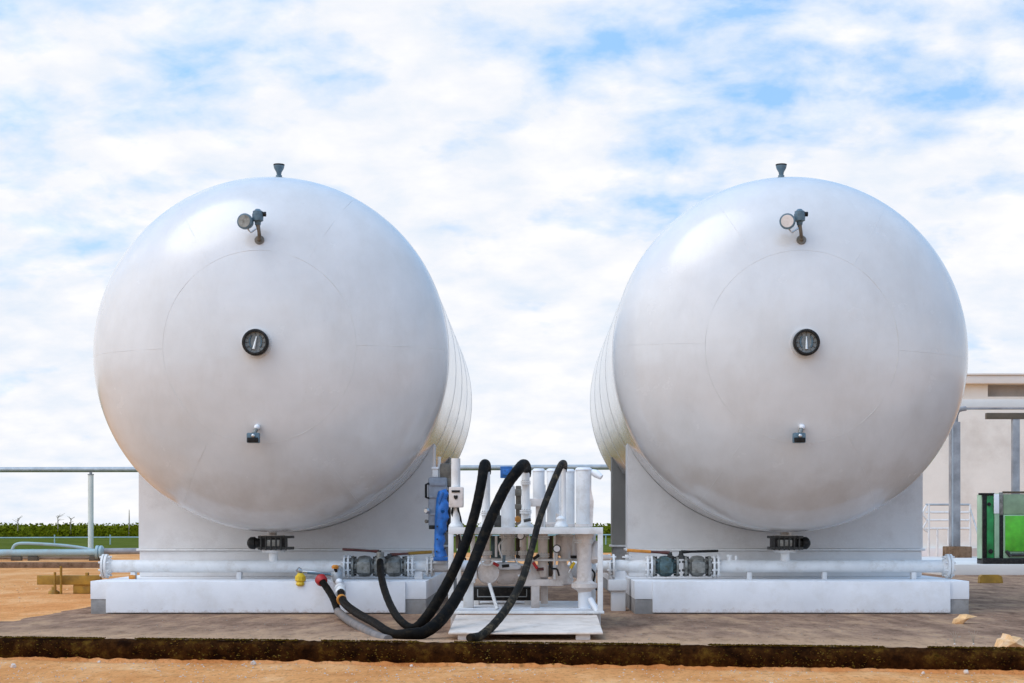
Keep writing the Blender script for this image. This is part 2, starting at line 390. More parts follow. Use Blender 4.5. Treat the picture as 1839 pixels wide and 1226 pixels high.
# moss and dry tufts on the kerb
mb = MB()
for i in range(16000):
    x = random.uniform(-6, 6)
    if noise.noise(Vector((x*2.2, 0, 5))) < -.3: continue
    top = random.random() < .85
    d = random.uniform(0., .085) if top else -.02
    z = .012 if top else random.uniform(-.13, .0)
    c = Vector((x, yk(x)+d-(0 if top else .006), z)); h = random.uniform(.003, .011)*(1. if top else .9)
    a = random.uniform(0, math.pi); dx = Vector((math.cos(a), math.sin(a), 0))*random.uniform(.004, .010)
    tip = c+Vector((random.uniform(-.01, .01), random.uniform(-.012, .004), h))
    mb.bm.faces.new([mb.bm.verts.new(c-dx), mb.bm.verts.new(c+dx), mb.bm.verts.new(tip+dx*.5), mb.bm.verts.new(tip-dx*.4)])
tag(mb.build('moss', 'mosstop', smooth=180), 'olive moss and dry tufts growing along the dark kerb', 'moss', kind='stuff')

# gravel scattered over sand and hardstanding
def gravel(n, fn, m, name, lab, smin, smax):
    mb = MB()
    for i in range(n):
        x, y, z = fn(); s = smin+(smax-smin)*random.random()**2.5
        ax = [Vector((random.uniform(-.3, .3), random.uniform(-.3, .3), random.uniform(-.2, .2))) for k in range(6)]
        b = [Vector((1, 0, 0)), Vector((0, 1, 0)), Vector((-1, 0, 0)), Vector((0, -1, 0)), Vector((0, 0, .8)), Vector((0, 0, -.6))]
        vs = [mb.bm.verts.new(Vector((x, y, z+s*.25))+(p+q)*s) for p, q in zip(b, ax)]
        for k in range(4):
            mb.bm.faces.new((vs[k], vs[(k+1) % 4], vs[4])); mb.bm.faces.new((vs[(k+1) % 4], vs[k], vs[5]))
    return tag(mb.build(name, m, smooth=10), lab, 'gravel', kind='stuff')
def ff():
    x = random.uniform(-4.5, 4.5); return x, yk(x)-random.uniform(0.03, 1.9), -.15
gravel(2600, ff, 'stone', 'gravel', 'fine pale grit lying on the orange sand in front of the kerb', .002, .008)
def fp():
    x = random.uniform(-4.2, 6.5); return x, random.uniform(yk(x)+.15, 15.5), .004
gravel(1500, fp, 'straw', 'loose_grit', 'fine grit lying on the grey brown hardstanding', .002, .007)
def fs():
    return random.uniform(-12, -4.9), random.uniform(14.5, 26), 0.
gravel(600, fs, 'sandstone', 'sand_grit', 'small sandy clods lying on the orange sand at the left', .006, .022)

# a few larger stones
def rock(px, py, z, w_, h_, name, m, label, cat, group=None, seed=0, sq=1.):
    Y = (H-z)*F/(py-CY); Y0 = Y
    t = bmesh.new(); bmesh.ops.create_icosphere(t, subdivisions=2, radius=1)
    for v in t.verts:
        k = 1+noise.noise(v.co*1.6+Vector((seed*7.1, 0, 0)))*.45+noise.noise(v.co*5+Vector((seed, 0, 0)))*.12
        q = v.co*k; q.z = max(q.z, -.35)
        v.co = Vector((X(px, Y)+q.x*w_, Y0+q.y*w_*sq, z+(q.z+.3)*h_))
    mb = MB(); mb.add(t)
    return tag(mb.build(name, m, smooth=20), label, cat, group)
for i, (px, py, s, lab) in enumerate([
    (455, 1193, .018, 'pale round pebble on the sand below the left tank valve'),
    (739, 1197, .012, 'tiny pale pebble on the sand below the hose bend'),
    (1735, 1209, .017, 'pale upright pebble on the sand below the two dry weeds'),
    (178, 1190, .011, 'small whitish pebble on the sand at the far left of the kerb foot'),
    (1658, 1210, .012, 'flat cream pebble on the sand left of the dry weeds'),
    (24, 1198, .02, 'low cream pebble on the sand in the bottom left corner')]):
    rock(px, py, -.148, s, s*1.1, 'pebble', 'stone', lab, 'pebble', 'pale pebbles at the foot of the kerb', i+1)

# two jagged orange lumps on the hardstanding
def shard(name, poly_px, Y, d, label):
    mb = MB(); n = len(poly_px)
    fr = [mb.bm.verts.new(P(a, b, Y)+Vector((0, random.uniform(0, .02), 0))) for a, b in poly_px]
    bk = [mb.bm.verts.new(P(a, b, Y)+Vector((0, d+random.uniform(0, .03), -.1*(v_ := (P(a, b, Y).z)) if 0 else 0))) for a, b in poly_px]
    c = sum(((v.co) for v in fr), Vector())/n; c.y -= .035; cv = mb.bm.verts.new(c)
    for i in range(n):
        mb.bm.faces.new((fr[i], fr[(i+1) % n], cv)); mb.bm.faces.new((fr[i], bk[i], bk[(i+1) % n], fr[(i+1) % n]))
    mb.bm.faces.new(bk[::-1])
    return tag(mb.build(name, 'sandstone', smooth=15), label, 'stone')
Yr = H*F/(1166-CY)
shard('sandstone_lump', [(1796, 1168), (1804, 1150), (1811, 1148), (1815, 1140), (1819, 1147), (1834, 1145), (1846, 1158), (1852, 1168)], Yr, .16, 'jagged orange sandstone lump on the kerb at the right edge')
shard('sandstone_flake', [(1714, 1120), (1718, 1112), (1724, 1109), (1730, 1104), (1738, 1103), (1756, 1107), (1746, 1109), (1738, 1113), (1729, 1121)], H*F/(1121-CY)-.02, .08, 'flat orange sandstone flake beside the right end of the white plinth')
for px, lab in ((1714, 'left one of two dry wispy weeds standing on the kerb'), (1748, 'right one of two dry wispy weeds standing on the kerb')):
    Y = 11.42; base = P(px, 1163, Y); base.z = .012
    w_ = thing('dry_weed', lab, 'weed', base, 'dry weeds on the kerb')
    mb = MB()
    for k in range(4):
        dx = (k-1.5)*.010; mb.tube([base, base+Vector((dx*.3, 0, .03)), base+Vector((dx*.9, 0, .065)), base+Vector((dx*2, 0, .09+random.uniform(-.01, .01)))], [.0022, .0018, .0014, .001], 5)
    mb.build('stalk', 'straw', w_)
    MB().sphere(base+Vector((0, -.004, .004)), .008).build('root_clod', 'stone', w_)

# ------------------------------------------------------------------ storage tanks
RT = 1.70; HD = .85; YS = 16.0; YB = 22.07; CZ = Z(637, YS)
def make_tank(cx_px, side, label):
    cx = X(cx_px, YS); t_ = thing('storage_tank', label, 'gas tank', (cx, YS+3, .31), 'twin white storage tanks')
    # shell: elliptical head, barrel and far head, lathed about the depth axis
    prof = [(YS-HD*math.cos(a), RT*math.sin(a)) for a in [math.pi/2*(k/40) for k in range(41)]]
    prof += [(YS+(YB-YS)*k/12, RT) for k in range(1, 13)]
    prof += [(YB+HD*math.sin(a), RT*math.cos(a)) for a in [math.pi/2*(k/24) for k in range(1, 25)]]
    mb = MB(); mb._lathe(Vector((cx, 0, CZ)), Vector((0, 1, 0)), prof, 160)
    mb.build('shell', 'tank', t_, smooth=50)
    def hp(rho, a):
        return Vector((cx+rho*math.cos(a), YS-HD*math.sqrt(max(0, 1-(rho/RT)**2)), CZ+rho*math.sin(a)))
    def on_head(px, py):
        Y = YS-HD
        for k in range(30):
            x = X(px, Y)-cx; z = Z(py, Y)-CZ; q = min(.999, (x*x+z*z)/RT**2); Y = YS-HD*math.sqrt(1-q)
        p = Vector((cx+x, Y, CZ+z)); n = Vector((x/RT**2, (Y-YS)/HD**2, z/RT**2)).normalized(); return p, n
    # weld beads
    mb = MB(); rc = .885
    mb.tube([hp(rc, 2*math.pi*k/192) for k in range(193)], [.0014+.0026*noise.noise(Vector((k*.11, side, 0))) for k in range(193)], 6, False)
    mb.build('crown_weld', 'weld', t_)
    mb = MB()
    for k in range(6):
        a = R(60*k+(1 if side < 0 else -2)); mb.tube([hp(rc+(RT-rc)*j/40, a) for j in range(41)], [.0010+.0026*noise.noise(Vector((j*.13, k*3+side, 5))) for j in range(41)], 6)
    mb.build('petal_weld', 'weld2', t_)
    for yy in (YS+.01, YS+1.5, YS+3.0, YS+4.5, YB):
        mb = MB(); mb.tube([Vector((cx+(RT+.001)*math.cos(2*math.pi*k/120), yy, CZ+(RT+.001)*math.sin(2*math.pi*k/120))) for k in range(121)], .0018 if yy > YS+.1 else .002, 6, False)
        mb.build('girth_weld', 'weld2', t_)
    # saddles
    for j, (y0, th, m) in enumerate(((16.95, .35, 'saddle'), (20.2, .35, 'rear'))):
        hw = 1.50
        zt = .60
        poly = [(cx-hw, zt), (cx+hw, zt), (cx+hw, CZ-math.sqrt(RT**2-hw**2)-.004)]
        for k in range(1, 40):
            x = hw-2*hw*k/40; poly.append((cx+x, CZ-math.sqrt(RT**2-x*x)-.004))
        poly.append((cx-hw, CZ-math.sqrt(RT**2-hw**2)-.004))
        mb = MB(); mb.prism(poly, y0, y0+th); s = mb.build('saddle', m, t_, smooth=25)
        mb = MB(); mb.box(cx-hw-.02, cx+hw+.02, y0-.03, y0+th+.03, .575, .598, .004); mb.build('base_plate', 'white', s)
        mb = MB(); mb.box(cx-hw+.01, cx+hw-.01, y0-.01, y0+th+.01, .312, .574, .01); mb.build('pedestal', 'saddle' if j == 0 else 'concrete', s)
    # relief valve on top
    px = 501 if side < 0 else 1403; yv = YS+.35
    b = Vector((X(px, yv), yv, CZ+RT-.005))
    rv = MB(); rv.lathe(b, (0, 0, 1), [(0, .04), (.014, .04), (.015, .016), (.05, .017), (.055, .028), (.075, .031), (.1, .030), (.105, .022), (.13, .026), (.165, .046), (.185, .052), (.2, .052), (.205, .046)], 20)
    rvo = rv.build('relief_valve', 'tealgrey', t_)
    MB().lathe(b+Vector((0, 0, .056)), (0, 0, 1), [(0, .033), (.012, .034), (.02, .033)], 6).build('hex_nut', 'valve', rvo)
    MB().lathe(b+Vector((0, 0, .196)), (0, 0, 1), [(0, .054), (.012, .055)], 20).build('rain_cap', 'black', rvo)
    # level transmitter
    ax, ay = (466, 431) if side < 0 else (1439, 431)
    p, n = on_head(ax, ay)
    lt = MB().lathe(p-n*.01, n, [(0, .045), (.02, .045), (.021, .02), (.05, .02)], 16).build('level_transmitter', 'taupe', t_)
    yt = p.y-.10
    q = P(ax-3, 404, yt)
    MB().tube([p+n*.03, P(ax, 424, yt+.03), P(ax-1, 414, yt), q], [.018, .017, .016, .02], 12).build('stem', 'taupe', lt)
    MB().lathe(q, (0, 0, 1), [(0, .025), (.03, .03), (.04, .05), (.10, .052), (.105, .046), (.125, .046), (.13, .035), (.145, .02)], 20).build('housing', 'tealgrey', lt)
    MB().lathe(q+Vector((0, 0, .1)), (1, 0, 0), [(0, .02), (.06, .022), (.075, .022)], 12).build('cable_gland', 'black', lt)
    dc = P(ax-22, 398, yt-.03)
    MB().lathe(dc+Vector((0, .05, 0)), (-.25, -1, 0), [(0, .055), (.06, .072), (.085, .072), (.088, .062)], 28).build('display_case', 'tealgrey', lt)
    MB().lathe(dc+Vector((-.009, .014, 0))-Vector((.012, .048, 0)), (-.25, -1, 0), [(-.01, .057), (.004, .057)], 28).build('display_face', 'valve' if side < 0 else 'pinkish', lt)
    MB().tube([dc+Vector((-.0, .02, -.06)), dc+Vector((.03, .02, -.095)), q+Vector((0, 0, -.02))], .008, 8).build('conduit', 'steel', lt)
    # dial gauge at the centre
    ax, ay = (461, 616) if side < 0 else (1446, 616)
    p, n = on_head(ax, ay); yg = p.y
    gc = p.copy(); rg = .120
    ga = MB().lathe(gc+Vector((0, .02, 0)), (0, -1, 0), [(0, .135), (.035, .135), (.036, .06), (.06, .06)], 40).build('level_gauge', 'tank', t_)
    ng = 48; mb = MB(); cen = gc+Vector((0, -.045, 0))
    prof = [(.0, rg-.02), (.0, rg), (.045, rg), (.055, rg-.01), (.055, rg-.024), (.02, rg-.024)]
    ringv = []
    for d, r in prof: ringv.append([mb.bm.verts.new(cen+Vector((math.cos(2*math.pi*k/ng)*r, -d, math.sin(2*math.pi*k/ng)*r))) for k in range(ng)])
    for i in range(len(prof)-1):
        for k in range(ng): mb.bm.faces.new((ringv[i][k], ringv[i][(k+1) % ng], ringv[i+1][(k+1) % ng], ringv[i+1][k]))
    mb.build('bezel', 'black', ga)
    dl = MB().lathe(cen, (0, -1, 0), [(-.02, rg-.02), (.02, rg-.02)], 48).build('dial', 'dial', ga)
    mb = MB()
    for k in range(12):
        if k == 9: continue
        a = math.pi*2*k/12; c = cen+Vector((math.cos(a)*.077, -.023, math.sin(a)*.077)); d = Vector((math.cos(a), 0, math.sin(a)))
        mb.tube([c-d*.012, c+d*.012], .0045, 4)
    mb.build('scale_mark', 'steel', ga)
    mb = MB()
    for s_ in (-1, 1):
        mb.tube([cen+Vector((s_*.034+.02*s_*math.cos(a), -.023, .005+.05*math.sin(a))) for a in [R(-80+20*k) for k in range(9)]], .008, 6)
    mb.build('scale_arc', 'tealgrey', ga)
    mb = MB(); tl = .014 if side < 0 else 0
    mb.tube([cen+Vector((-tl, -.03, -.062)), cen+Vector((0, -.03, 0)), cen+Vector((tl*.8, -.03, .052))], [.016, .011, .006], 8); mb.build('needle', 'steel', ga)
    # lower temperature tapping
    ax, ay = (463, 766) if side < 0 else (1439, 766)
    p, n = on_head(ax, ay)
    tp = MB().lathe(p-n*.01, n, [(0, .026), (.05, .026), (.06, .02)], 16).build('thermowell', 'tank', t_)
    MB().sphere(p+n*.055+Vector((0, 0, .005)), .026).build('end_cap', 'panel', tp)
    e = P(ax-(8 if side < 0 else 4), 785, p.y-.10)
    MB().tube([p+n*.05, e+Vector((.005, 0, .03))], .02, 12).build('neck', 'valve', tp)
    MB().box(e.x-.058, e.x+.058, e.y-.03, e.y+.035, e.z-.052, e.z+.040, .012).build('terminal_head', 'tealgrey', tp)
    MB().box(e.x-.05, e.x+.05, e.y-.042, e.y-.031, e.z-.046, e.z-.004, .006).build('lower_cover', 'black', tp)
    MB().sphere(e+Vector((.005, -.045, .012)), .017, 1, .5, 1).build('cover_screw', 'steel', tp)
    # bottom outlet with actuated shut-off valve
    vp = 489 if side < 0 else 1410; yv = 16.2
    x = X(vp, yv); zb = CZ-math.sqrt(RT**2-(x-cx)**2)
    ov = MB().cyl((x, yv, zb+.03), (x, yv, Z(962, yv)), .045).lathe((x, yv, Z(964, yv)), (0, 0, 1), [(0, .12), (.018, .12)], 24).build('outlet_nozzle', 'tank', t_)
    bv = MB(); bv.pbox(vp-22, vp+22, 964, 985, yv-.11, .22, .012); b_ = bv.build('shut_off_valve', 'black', t_)
    mb = MB(); mb.pbox(vp-26, vp+33, 962, 966.5, yv-.125, .25, .004).pbox(vp-26, vp+33, 982, 987, yv-.125, .25, .004); mb.build('valve_flange', 'dark', b_)
    mb = MB()
    for k in range(6):
        xx = X(vp-20+k*9, yv-.12); mb.cyl((xx, yv-.135, Z(987.5, yv)), (xx, yv-.135, Z(962, yv)), .008, n=6)
    mb.build('stud', 'dark', b_)
    mb = MB(); mb.pbox(vp-13, vp+13, 969, 981, yv-.128, .02, .006); mb.build('body_boss', 'valve', b_)
    s_ = -1 if side < 0 else 1
    mb = MB(); c = P(vp+s_*22, 975, yv); mb.lathe(c, (s_, 0, 0), [(0, .045), (.04, .05), (.05, .062), (.09, .06), (.11, .045), (.125, .02)], 20); mb.build('actuator', 'black', b_)
    mb = MB(); c = P(vp+(-7 if side < 0 else 9), 950, yv-.10); mb.cyl(c, c-Vector((0, 0, .09)), .014, n=10); mb.build('bleed_plug', 'white', b_)
    return t_

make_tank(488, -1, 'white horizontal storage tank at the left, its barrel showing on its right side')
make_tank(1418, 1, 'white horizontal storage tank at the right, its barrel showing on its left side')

# plinths
def plinth(pa, pb, qa, qb, notch, label):
    Y = 15.6; xa, xb = X(pa, Y), X(pb, Y); zt = .3115
    t_ = thing('plinth', label, 'plinth', ((xa+xb)/2, Y+2, 0), 'white fronted plinths under the tanks')
    zn = Z(1076, Y)
    MB().box(xa, xb, Y, 22.6, 0, zn, .006).build('lower_block', 'concrete', t_)
    MB().box(xa-.003, xb+.003, Y-.004, 22.6, zn+.001, zt, .006).build('painted_block', 'panelp', t_)
    MB().box(X(qa, Y-.03), X(qb, Y-.03), Y-.035, Y-.005, .016, zt-.002, .008).build('front_panel', 'panelp', t_)
    return t_
plinth(163, 765, 190, 728, 1, 'long white fronted plinth under the left tank with grey notched corners')
plinth(1140, 1740, 1172, 1707, 1, 'long white fronted plinth under the right tank with grey notched corners')

# ------------------------------------------------------------------ pipelines in front of the saddles
YP = 16.2; ZP = Z(1016.5, YP); RP = .061
def flange(mb, x, r=.115, th=.02, y=YP, z=ZP, ax=(1, 0, 0)):
    mb.lathe((x, y, z), ax, [(0, r), (th, r)], 28)
def flange_pair(px, parent, r=.108):
    x = X(px, YP); mb = MB(); flange(mb, x-.030, r); flange(mb, x+.010, r)
    o = mb.build('flange', 'white', parent, bevel=.002)
    mb = MB()
    for k in range(8):
        a = 2*math.pi*(k+.5)/8; p = Vector((x, YP+math.cos(a)*r*.82, ZP+math.sin(a)*r*.82)); mb.cyl(p-Vector((.045, 0, 0)), p+Vector((.045, 0, 0)), .009, n=6)
    mb.build('flange_bolt', 'white', o)
    return o
def pipeline(px0, px1, tee, stubs, label):
    t_ = thing('pipeline', label, 'pipeline', (X((px0+px1)/2, YP), YP, .312), 'white pipelines along the tank fronts')
    return t_
def ball_valve(px, name_mat, parent, lever0, lever1, hm, hm2=None):
    x = X(px, YP); hw = .1
    b = MB(); b.lathe((x-hw, YP, ZP), (1, 0, 0), [(0, .068), (.03, .075), (.05, .098), (.10, .105), (.15, .098), (.17, .075), (.2, .068)], 28)
    bo = b.build('ball_valve', name_mat, parent)
    MB().box(x-.065, x+.065, YP-.125, YP-.07, ZP-.065, ZP+.045, .012).build('valve_bonnet', name_mat, bo)
    MB().lathe((x-hw-.025, YP, ZP), (1, 0, 0), [(0, .1), (.022, .1)], 24).lathe((x+hw+.003, YP, ZP), (1, 0, 0), [(0, .1), (.022, .1)], 24).build('valve_flange', 'valve', bo)
    mb = MB()
    for sx in (-hw-.01, hw+.01):
        for k in range(6):
            a = 2*math.pi*(k+.5)/6; p = Vector((x+sx, YP+math.cos(a)*.083, ZP+math.sin(a)*.083)); mb.cyl(p-Vector((.03, 0, 0)), p+Vector((.03, 0, 0)), .011, n=6)
    mb.build('bolt', 'dark', bo)
    (a0, b0), (a1, b1) = lever0, lever1
    s = P(a1, b1, YP-.02)
    MB().cyl((s.x, YP-.02, ZP+.08), (s.x, YP-.02, s.z+.01), .02, n=12).lathe((s.x, YP-.02, ZP+.07), (0, 0, 1), [(0, .04), (.03, .04), (.035, .025), (.05, .025)], 12).build('spindle', 'dark', bo)
    e = P(a0, b0, YP-.02); mb = MB(); d = e-s
    mb.tube([s, s+d*.12, s+d*.25, s+d*.9, e], [.017, .016, .012, .013, .011], 8); mb.build('handle', hm, bo)
    if hm2:
        mb = MB(); mb.tube([s+d*.45, e+d*.01], .0155, 10); mb.build('hand_grip', hm2, bo)
    return bo

# left run
tl = pipeline(190, 800, 493, [], 'white pipeline before the left tank saddle, its two lever valves at the right end')
xa = X(190, YP); x1 = X(622, YP)
MB().tube([(xa, YP, ZP), (x1, YP, ZP)], RP, 24).build('pipe', 'white', tl)
MB().lathe((xa-.03, YP, ZP), (1, 0, 0), [(0, .02), (.002, .118), (.022, .118), (.023, .10), (.03, .10), (.031, .118), (.052, .118), (.06, .085), (.09, RP+.004)], 28).build('end_flange', 'white', tl)
mb = MB()
for k in range(8):
    a = 2*math.pi*(k+.5)/8; p = Vector((xa, YP+math.cos(a)*.096, ZP+math.sin(a)*.096)); mb.cyl(p-Vector((.05, 0, 0)), p+Vector((.05, 0, 0)), .010, n=6)
mb.build('flange_bolt', 'white', tl)
def tee(px, parent):
    x = X(px, YP); MB().cyl((x, YP, ZP), (x, YP, Z(992, YP)), .045).lathe((x, YP, Z(992, YP)), (0, 0, 1), [(0, .06), (.003, .11), (.025, .11)], 24).build('branch_tee', 'white', parent)
tee(491, tl)
flange_pair(623, tl, .112)
ball_valve(655, 'valve', tl, (615, 986), (681, 990), 'oxide')
ball_valve(708, 'valve', tl, (775, 991), (700, 996), 'oxide', 'ochre')
flange_pair(738, tl)
mb = MB(); pe = X(905, YP)
mb.tube(smoothpath([(X(740, YP), YP, ZP), (X(790, YP), YP, ZP), (X(860, YP), YP, ZP), (X(895, YP), YP, ZP), (X(905, YP), YP-.12, ZP), (X(906, YP), YP-.5, ZP-.005), (X(906, YP), YP-1.4, ZP-.01)], 6), .058, 22); mb.build('pipe', 'white', tl)
flange_pair(772, tl, .1)
# pipe shoes carry the pipe on the plinth
for px in (240, 430, 600): MB().box(X(px, YP)-.022, X(px, YP)+.022, YP-.04, YP+.05, .3115, ZP-RP+.004, .004).build('pipe_shoe', 'saddle', tl)
MB().box(X(752, YP)-.04, X(752, YP)+.04, YP-.05, YP+.05, .3115, ZP-.05, .004).build('pipe_shoe', 'saddle', tl)
# bolted-up orange plug below the left end
MB().lathe(P(232, 1036, YP-.03), (1, 0, 0), [(0, .02), (.03, .024), (.06, .02)], 10).build('drain_plug', 'orange', tl)

# right run
tr = pipeline(1100, 1703, 1410, [], 'white pipeline before the right tank saddle, its two lever valves at the left end')
MB().tube([(X(1285, YP), YP, ZP), (X(1703, YP), YP, ZP)], RP, 24).build('pipe', 'white', tr)
xe = X(1703, YP)
MB().lathe((xe+.03, YP, ZP), (-1, 0, 0), [(0, .02), (.002, .118), (.022, .118), (.023, .10), (.03, .10), (.031, .118), (.052, .118), (.06, .085), (.09, RP+.004)], 28).build('end_flange', 'white', tr)
mb = MB()
for k in range(8):
    a = 2*math.pi*(k+.5)/8; p = Vector((xe, YP+math.cos(a)*.096, ZP+math.sin(a)*.096)); mb.cyl(p-Vector((.05, 0, 0)), p+Vector((.05, 0, 0)), .010, n=6)
mb.build('flange_bolt', 'white', tr)
tee(1410, tr)
flange_pair(1285, tr, .112)
ball_valve(1252, 'valve', tr, (1290, 989), (1223, 991), 'black')
ball_valve(1195, 'valveb', tr, (1127, 988), (1203, 993), 'oxide', 'orange')
flange_pair(1166, tr, .108)
mb = MB(); mb.tube(smoothpath([(X(1166, YP), YP, ZP), (X(1120, YP), YP, ZP), (X(1075, YP), YP, ZP), (X(1040, YP), YP, ZP), (X(1030, YP), YP-.12, ZP), (X(1029, YP), YP-.5, ZP-.005), (X(1029, YP), YP-1.4, ZP-.01)], 6), .062, 22); mb.build('pipe', 'white', tr)
flange_pair(1098, tr, .118)
MB().lathe(P(1310, 1007, YP), (0, 0, 1), [(0, .02), (.04, .02), (.041, .028), (.06, .028)], 10).lathe(P(1322, 1007, YP), (0, 0, 1), [(0, .014), (.05, .014)], 10).build('vent_stub', 'white', tr)
MB().lathe(P(1126, 1007, YP), (0, 0, 1), [(0, .02), (.03, .02), (.031, .05), (.045, .05), (.046, .02), (.06, .02)], 12).build('vent_stub', 'white', tr)
for px in (1480, 1640, 1345): MB().box(X(px, YP)-.022, X(px, YP)+.022, YP-.04, YP+.05, .3115, ZP-RP+.004, .004).build('pipe_shoe', 'saddle', tr)
mb = MB(); xs_ = X(1112, YP); mb.box(xs_-.11, xs_+.07, YP-.10, YP+.10, Z(1060, YP), Z(1040, YP), .012); mb.box(xs_-.05, xs_+.06, YP-.06, YP+.06, Z(1041, YP), ZP-.045, .01); mb.box(xs_-.08, xs_+.06, YP-.07, YP+.07, 0, Z(1060, YP)+.01, .012); mb.build('pipe_shoe', 'saddle', tr)

# ------------------------------------------------------------------ blue and grey meter standing on the left pipeline
ym = 16.1
mt = thing('flow_meter', 'grey meter case with bright blue lower body between the left tank and the hose skid', 'meter', (X(787, ym), ym, ZP+.05))
MB().pbox(769, 803, 857, 945, ym-.09, .2, .02).build('meter_case', 'greycase', mt)
mb = MB(); mb.pbox(772, 800, 866, 872, ym-.105, .03, .004).pbox(771, 802, 890, 894, ym-.105, .03, .004).pbox(771, 802, 921, 925, ym-.105, .03, .004); mb.build('case_rib', 'greycase', mt)
MB().pbox(776, 787, 842, 857, ym-.05, .1, .01).build('top_cap', 'white', mt)
MB().pbox(775, 788, 838, 842, ym-.06, .12, .004).build('cap_rim', 'panel', mt)
mb = MB(); mb.cyl(P(789, 857, ym), P(789, 820, ym), .016, n=10); mb.build('vent_pipe', 'white', mt)
mb = MB(); mb.cyl(P(779, 838, ym), P(779, 803, ym), .010, n=10); mb.build('thin_pipe', 'pinkish', mt)
mb = MB(); mb.pbox(790, 812, 832, 860, ym-.05, .12, .02).pbox(800, 812, 858, 874, ym-.05, .1, .015); mb.build('side_housing', 'taupe', mt)
mb = MB(); mb.tube([P(770, 868, ym-.09), P(765, 870, ym-.1), P(765, 893, ym-.1), P(770, 894, ym-.09)], .012, 8); mb.build('pull_handle', 'black', mt)
mb = MB(); mb.lathe(P(769, 917, ym-.10), (-.5, -1, 0), [(0, .02), (.03, .03), (.05, .02)], 14); mb.build('knob', 'steel', mt)
mb = MB(); mb.lathe(P(768, 936, ym-.05), (-.5, -1, 0), [(0, .015), (.03, .018), (.04, .012)], 12); mb.build('knob', 'taupe', mt)
pts = [(794, 880, .040), (796, 886, .055), (793, 896, .050), (795, 906, .066), (793, 918, .060), (794, 928, .070), (791, 938, .056), (792, 950, .060), (789, 958, .048), (790, 970, .054), (788, 980, .046), (790, 990, .056), (792, 1000, .062)]
mb = MB(); mb.tube([P(a, b, ym-.10) for a, b, r in pts], [r for a, b, r in pts], 18); mb.build('lower_body', 'blue', mt)
mb = MB(); mb.tube([P(795, 915, ym-.165), P(795, 918, ym-.18)], .02, 10); mb.tube([P(796, 884, ym-.15), P(788, 905, ym-.16)], .012, 8); mb.build('blue_boss', 'blue2', mt)
mb = MB()
for a, b in ((785, 968), (785, 945), (800, 958), (784, 990), (799, 985)): mb.cyl(P(a, b, ym-.2), P(a, b, ym-.04), .008, n=6)
mb.build('bolt', 'dark', mt)
mb = MB(); mb.pbox(778, 804, 1000, 1007, ym-.16, .24, .006); mb.build('mounting_flange', 'blue2', mt)
mb = MB(); mb.pbox(770, 804, 943, 950, ym-.10, .2, .005); mb.pbox(802, 808, 880, 955, ym-.06, .1, .005); mb.build('back_bracket', 'black', mt)
MB().lathe((X(791, ym), ym-.02, ZP+.03), (0, 0, 1), [(0, .07), (.03, .07), (.031, .09), (.05, .09)], 20).build('pipe_boss', 'white', mt)

# ------------------------------------------------------------------ hose skid
YF = 13.35; zt = Z(946.5, YF); zb_ = Z(1102, YF)
sk = thing('pump_skid', 'white steel skid of pipes, vessels and valves standing between the two tanks', 'pump skid', (X(944, 13.5), 13.5, 0))
# sloping front deck plate
a0, a1 = X(805, 12.0), X(1083, 12.0); b0, b1 = X(819, YF), X(1072, YF)
mb = MB(); z0 = Z(1136, 12.0); z1 = Z(1104, YF); th = .012
vs = [mb.bm.verts.new(v) for v in ((a0, 12, z0), (a1, 12, z0), (b1, YF, z1), (b0, YF, z1), (a0, 12, z0-th), (a1, 12, z0-th), (b1, YF, z1-th), (b0, YF, z1-th))]
for f in ((0, 1, 2, 3), (7, 6, 5, 4), (0, 4, 5, 1), (1, 5, 6, 2), (2, 6, 7, 3), (3, 7, 4, 0)): mb.bm.faces.new([vs[i] for i in f])
mb.build('deck_plate', 'deck', sk, bevel=.002)
for pa, pb in ((822, 850), (1034, 1060)):
    MB().box(X(pa, 12.03), X(pb, 12.03), 12.03, 12.15, .002, z0-.006, .004).build('foot', 'pinkish', sk)
for px in (815, 1073): MB().box(X(px, YF)-.03, X(px, YF)+.03, 13.45, 14.8, .004, zb_, .004).build('foot', 'pinkish', sk)
# frame
mb = MB(); x0, x1 = X(805, YF), X(1083, YF)
mb.box(x0, x1, YF, YF+.05, zt-.055, zt, .004); mb.box(x0-.01, x1+.01, YF, YF+.05, zb_, zb_+.022, .004)
mb.box(x0, x0+.042, YF+.002, YF+.048, zb_+.02, zt-.05, .004); mb.box(x1-.042, x1, YF+.002, YF+.048, zb_+.02, zt-.05, .004)
mb.box(x0, x1, 14.85, 14.9, zt-.055, zt-.002, .004)
mb.box(x0+.001, x0+.041, 14.852, 14.898, .1, zt-.05, .004); mb.box(x1-.041, x1-.001, 14.852, 14.898, .1, zt-.05, .004)
mb.box(x0+.002, x0+.04, YF+.045, 14.86, zt-.045, zt-.003, .004); mb.box(x1-.04, x1-.002, YF+.045, 14.86, zt-.045, zt-.003, .004)
mb.build('frame', 'white', sk)
MB().box(x0+.03, x1-.03, YF+.045, 14.86, zt-.012, zt-.004).build('table_top', 'pinkish', sk)
# floor rails
mb = MB()
for k in range(6):
    y = 13.5+k*.26; mb.box(x0+.01, x1-.01, y, y+.08, zb_+.002, zb_+.035, .004)
mb.build('floor_rail', 'panel', sk)
# shelf
mb = MB(); mb.pbox(860, 1047, 1004, 1007.5, 13.75, .7, .001); mb.build('shelf', 'white', sk)
def vcyl(px0, px1, py0, py1, Y, m, name, cap=True, r2=None, parent=None):
    r = S((px1-px0)/2, Y); c = P((px0+px1)/2, py1, Y); h = Z(py0, Y)-c.z
    prof = [(0, r), (h-.012 if cap else h, r)]
    if cap: prof += [(h-.004, r*.93), (h, r*.8)]
    if r2: prof = [(0, r), (h, r2)]
    return MB().lathe(c, (0, 0, 1), prof, 28).build(name, m, parent or sk)
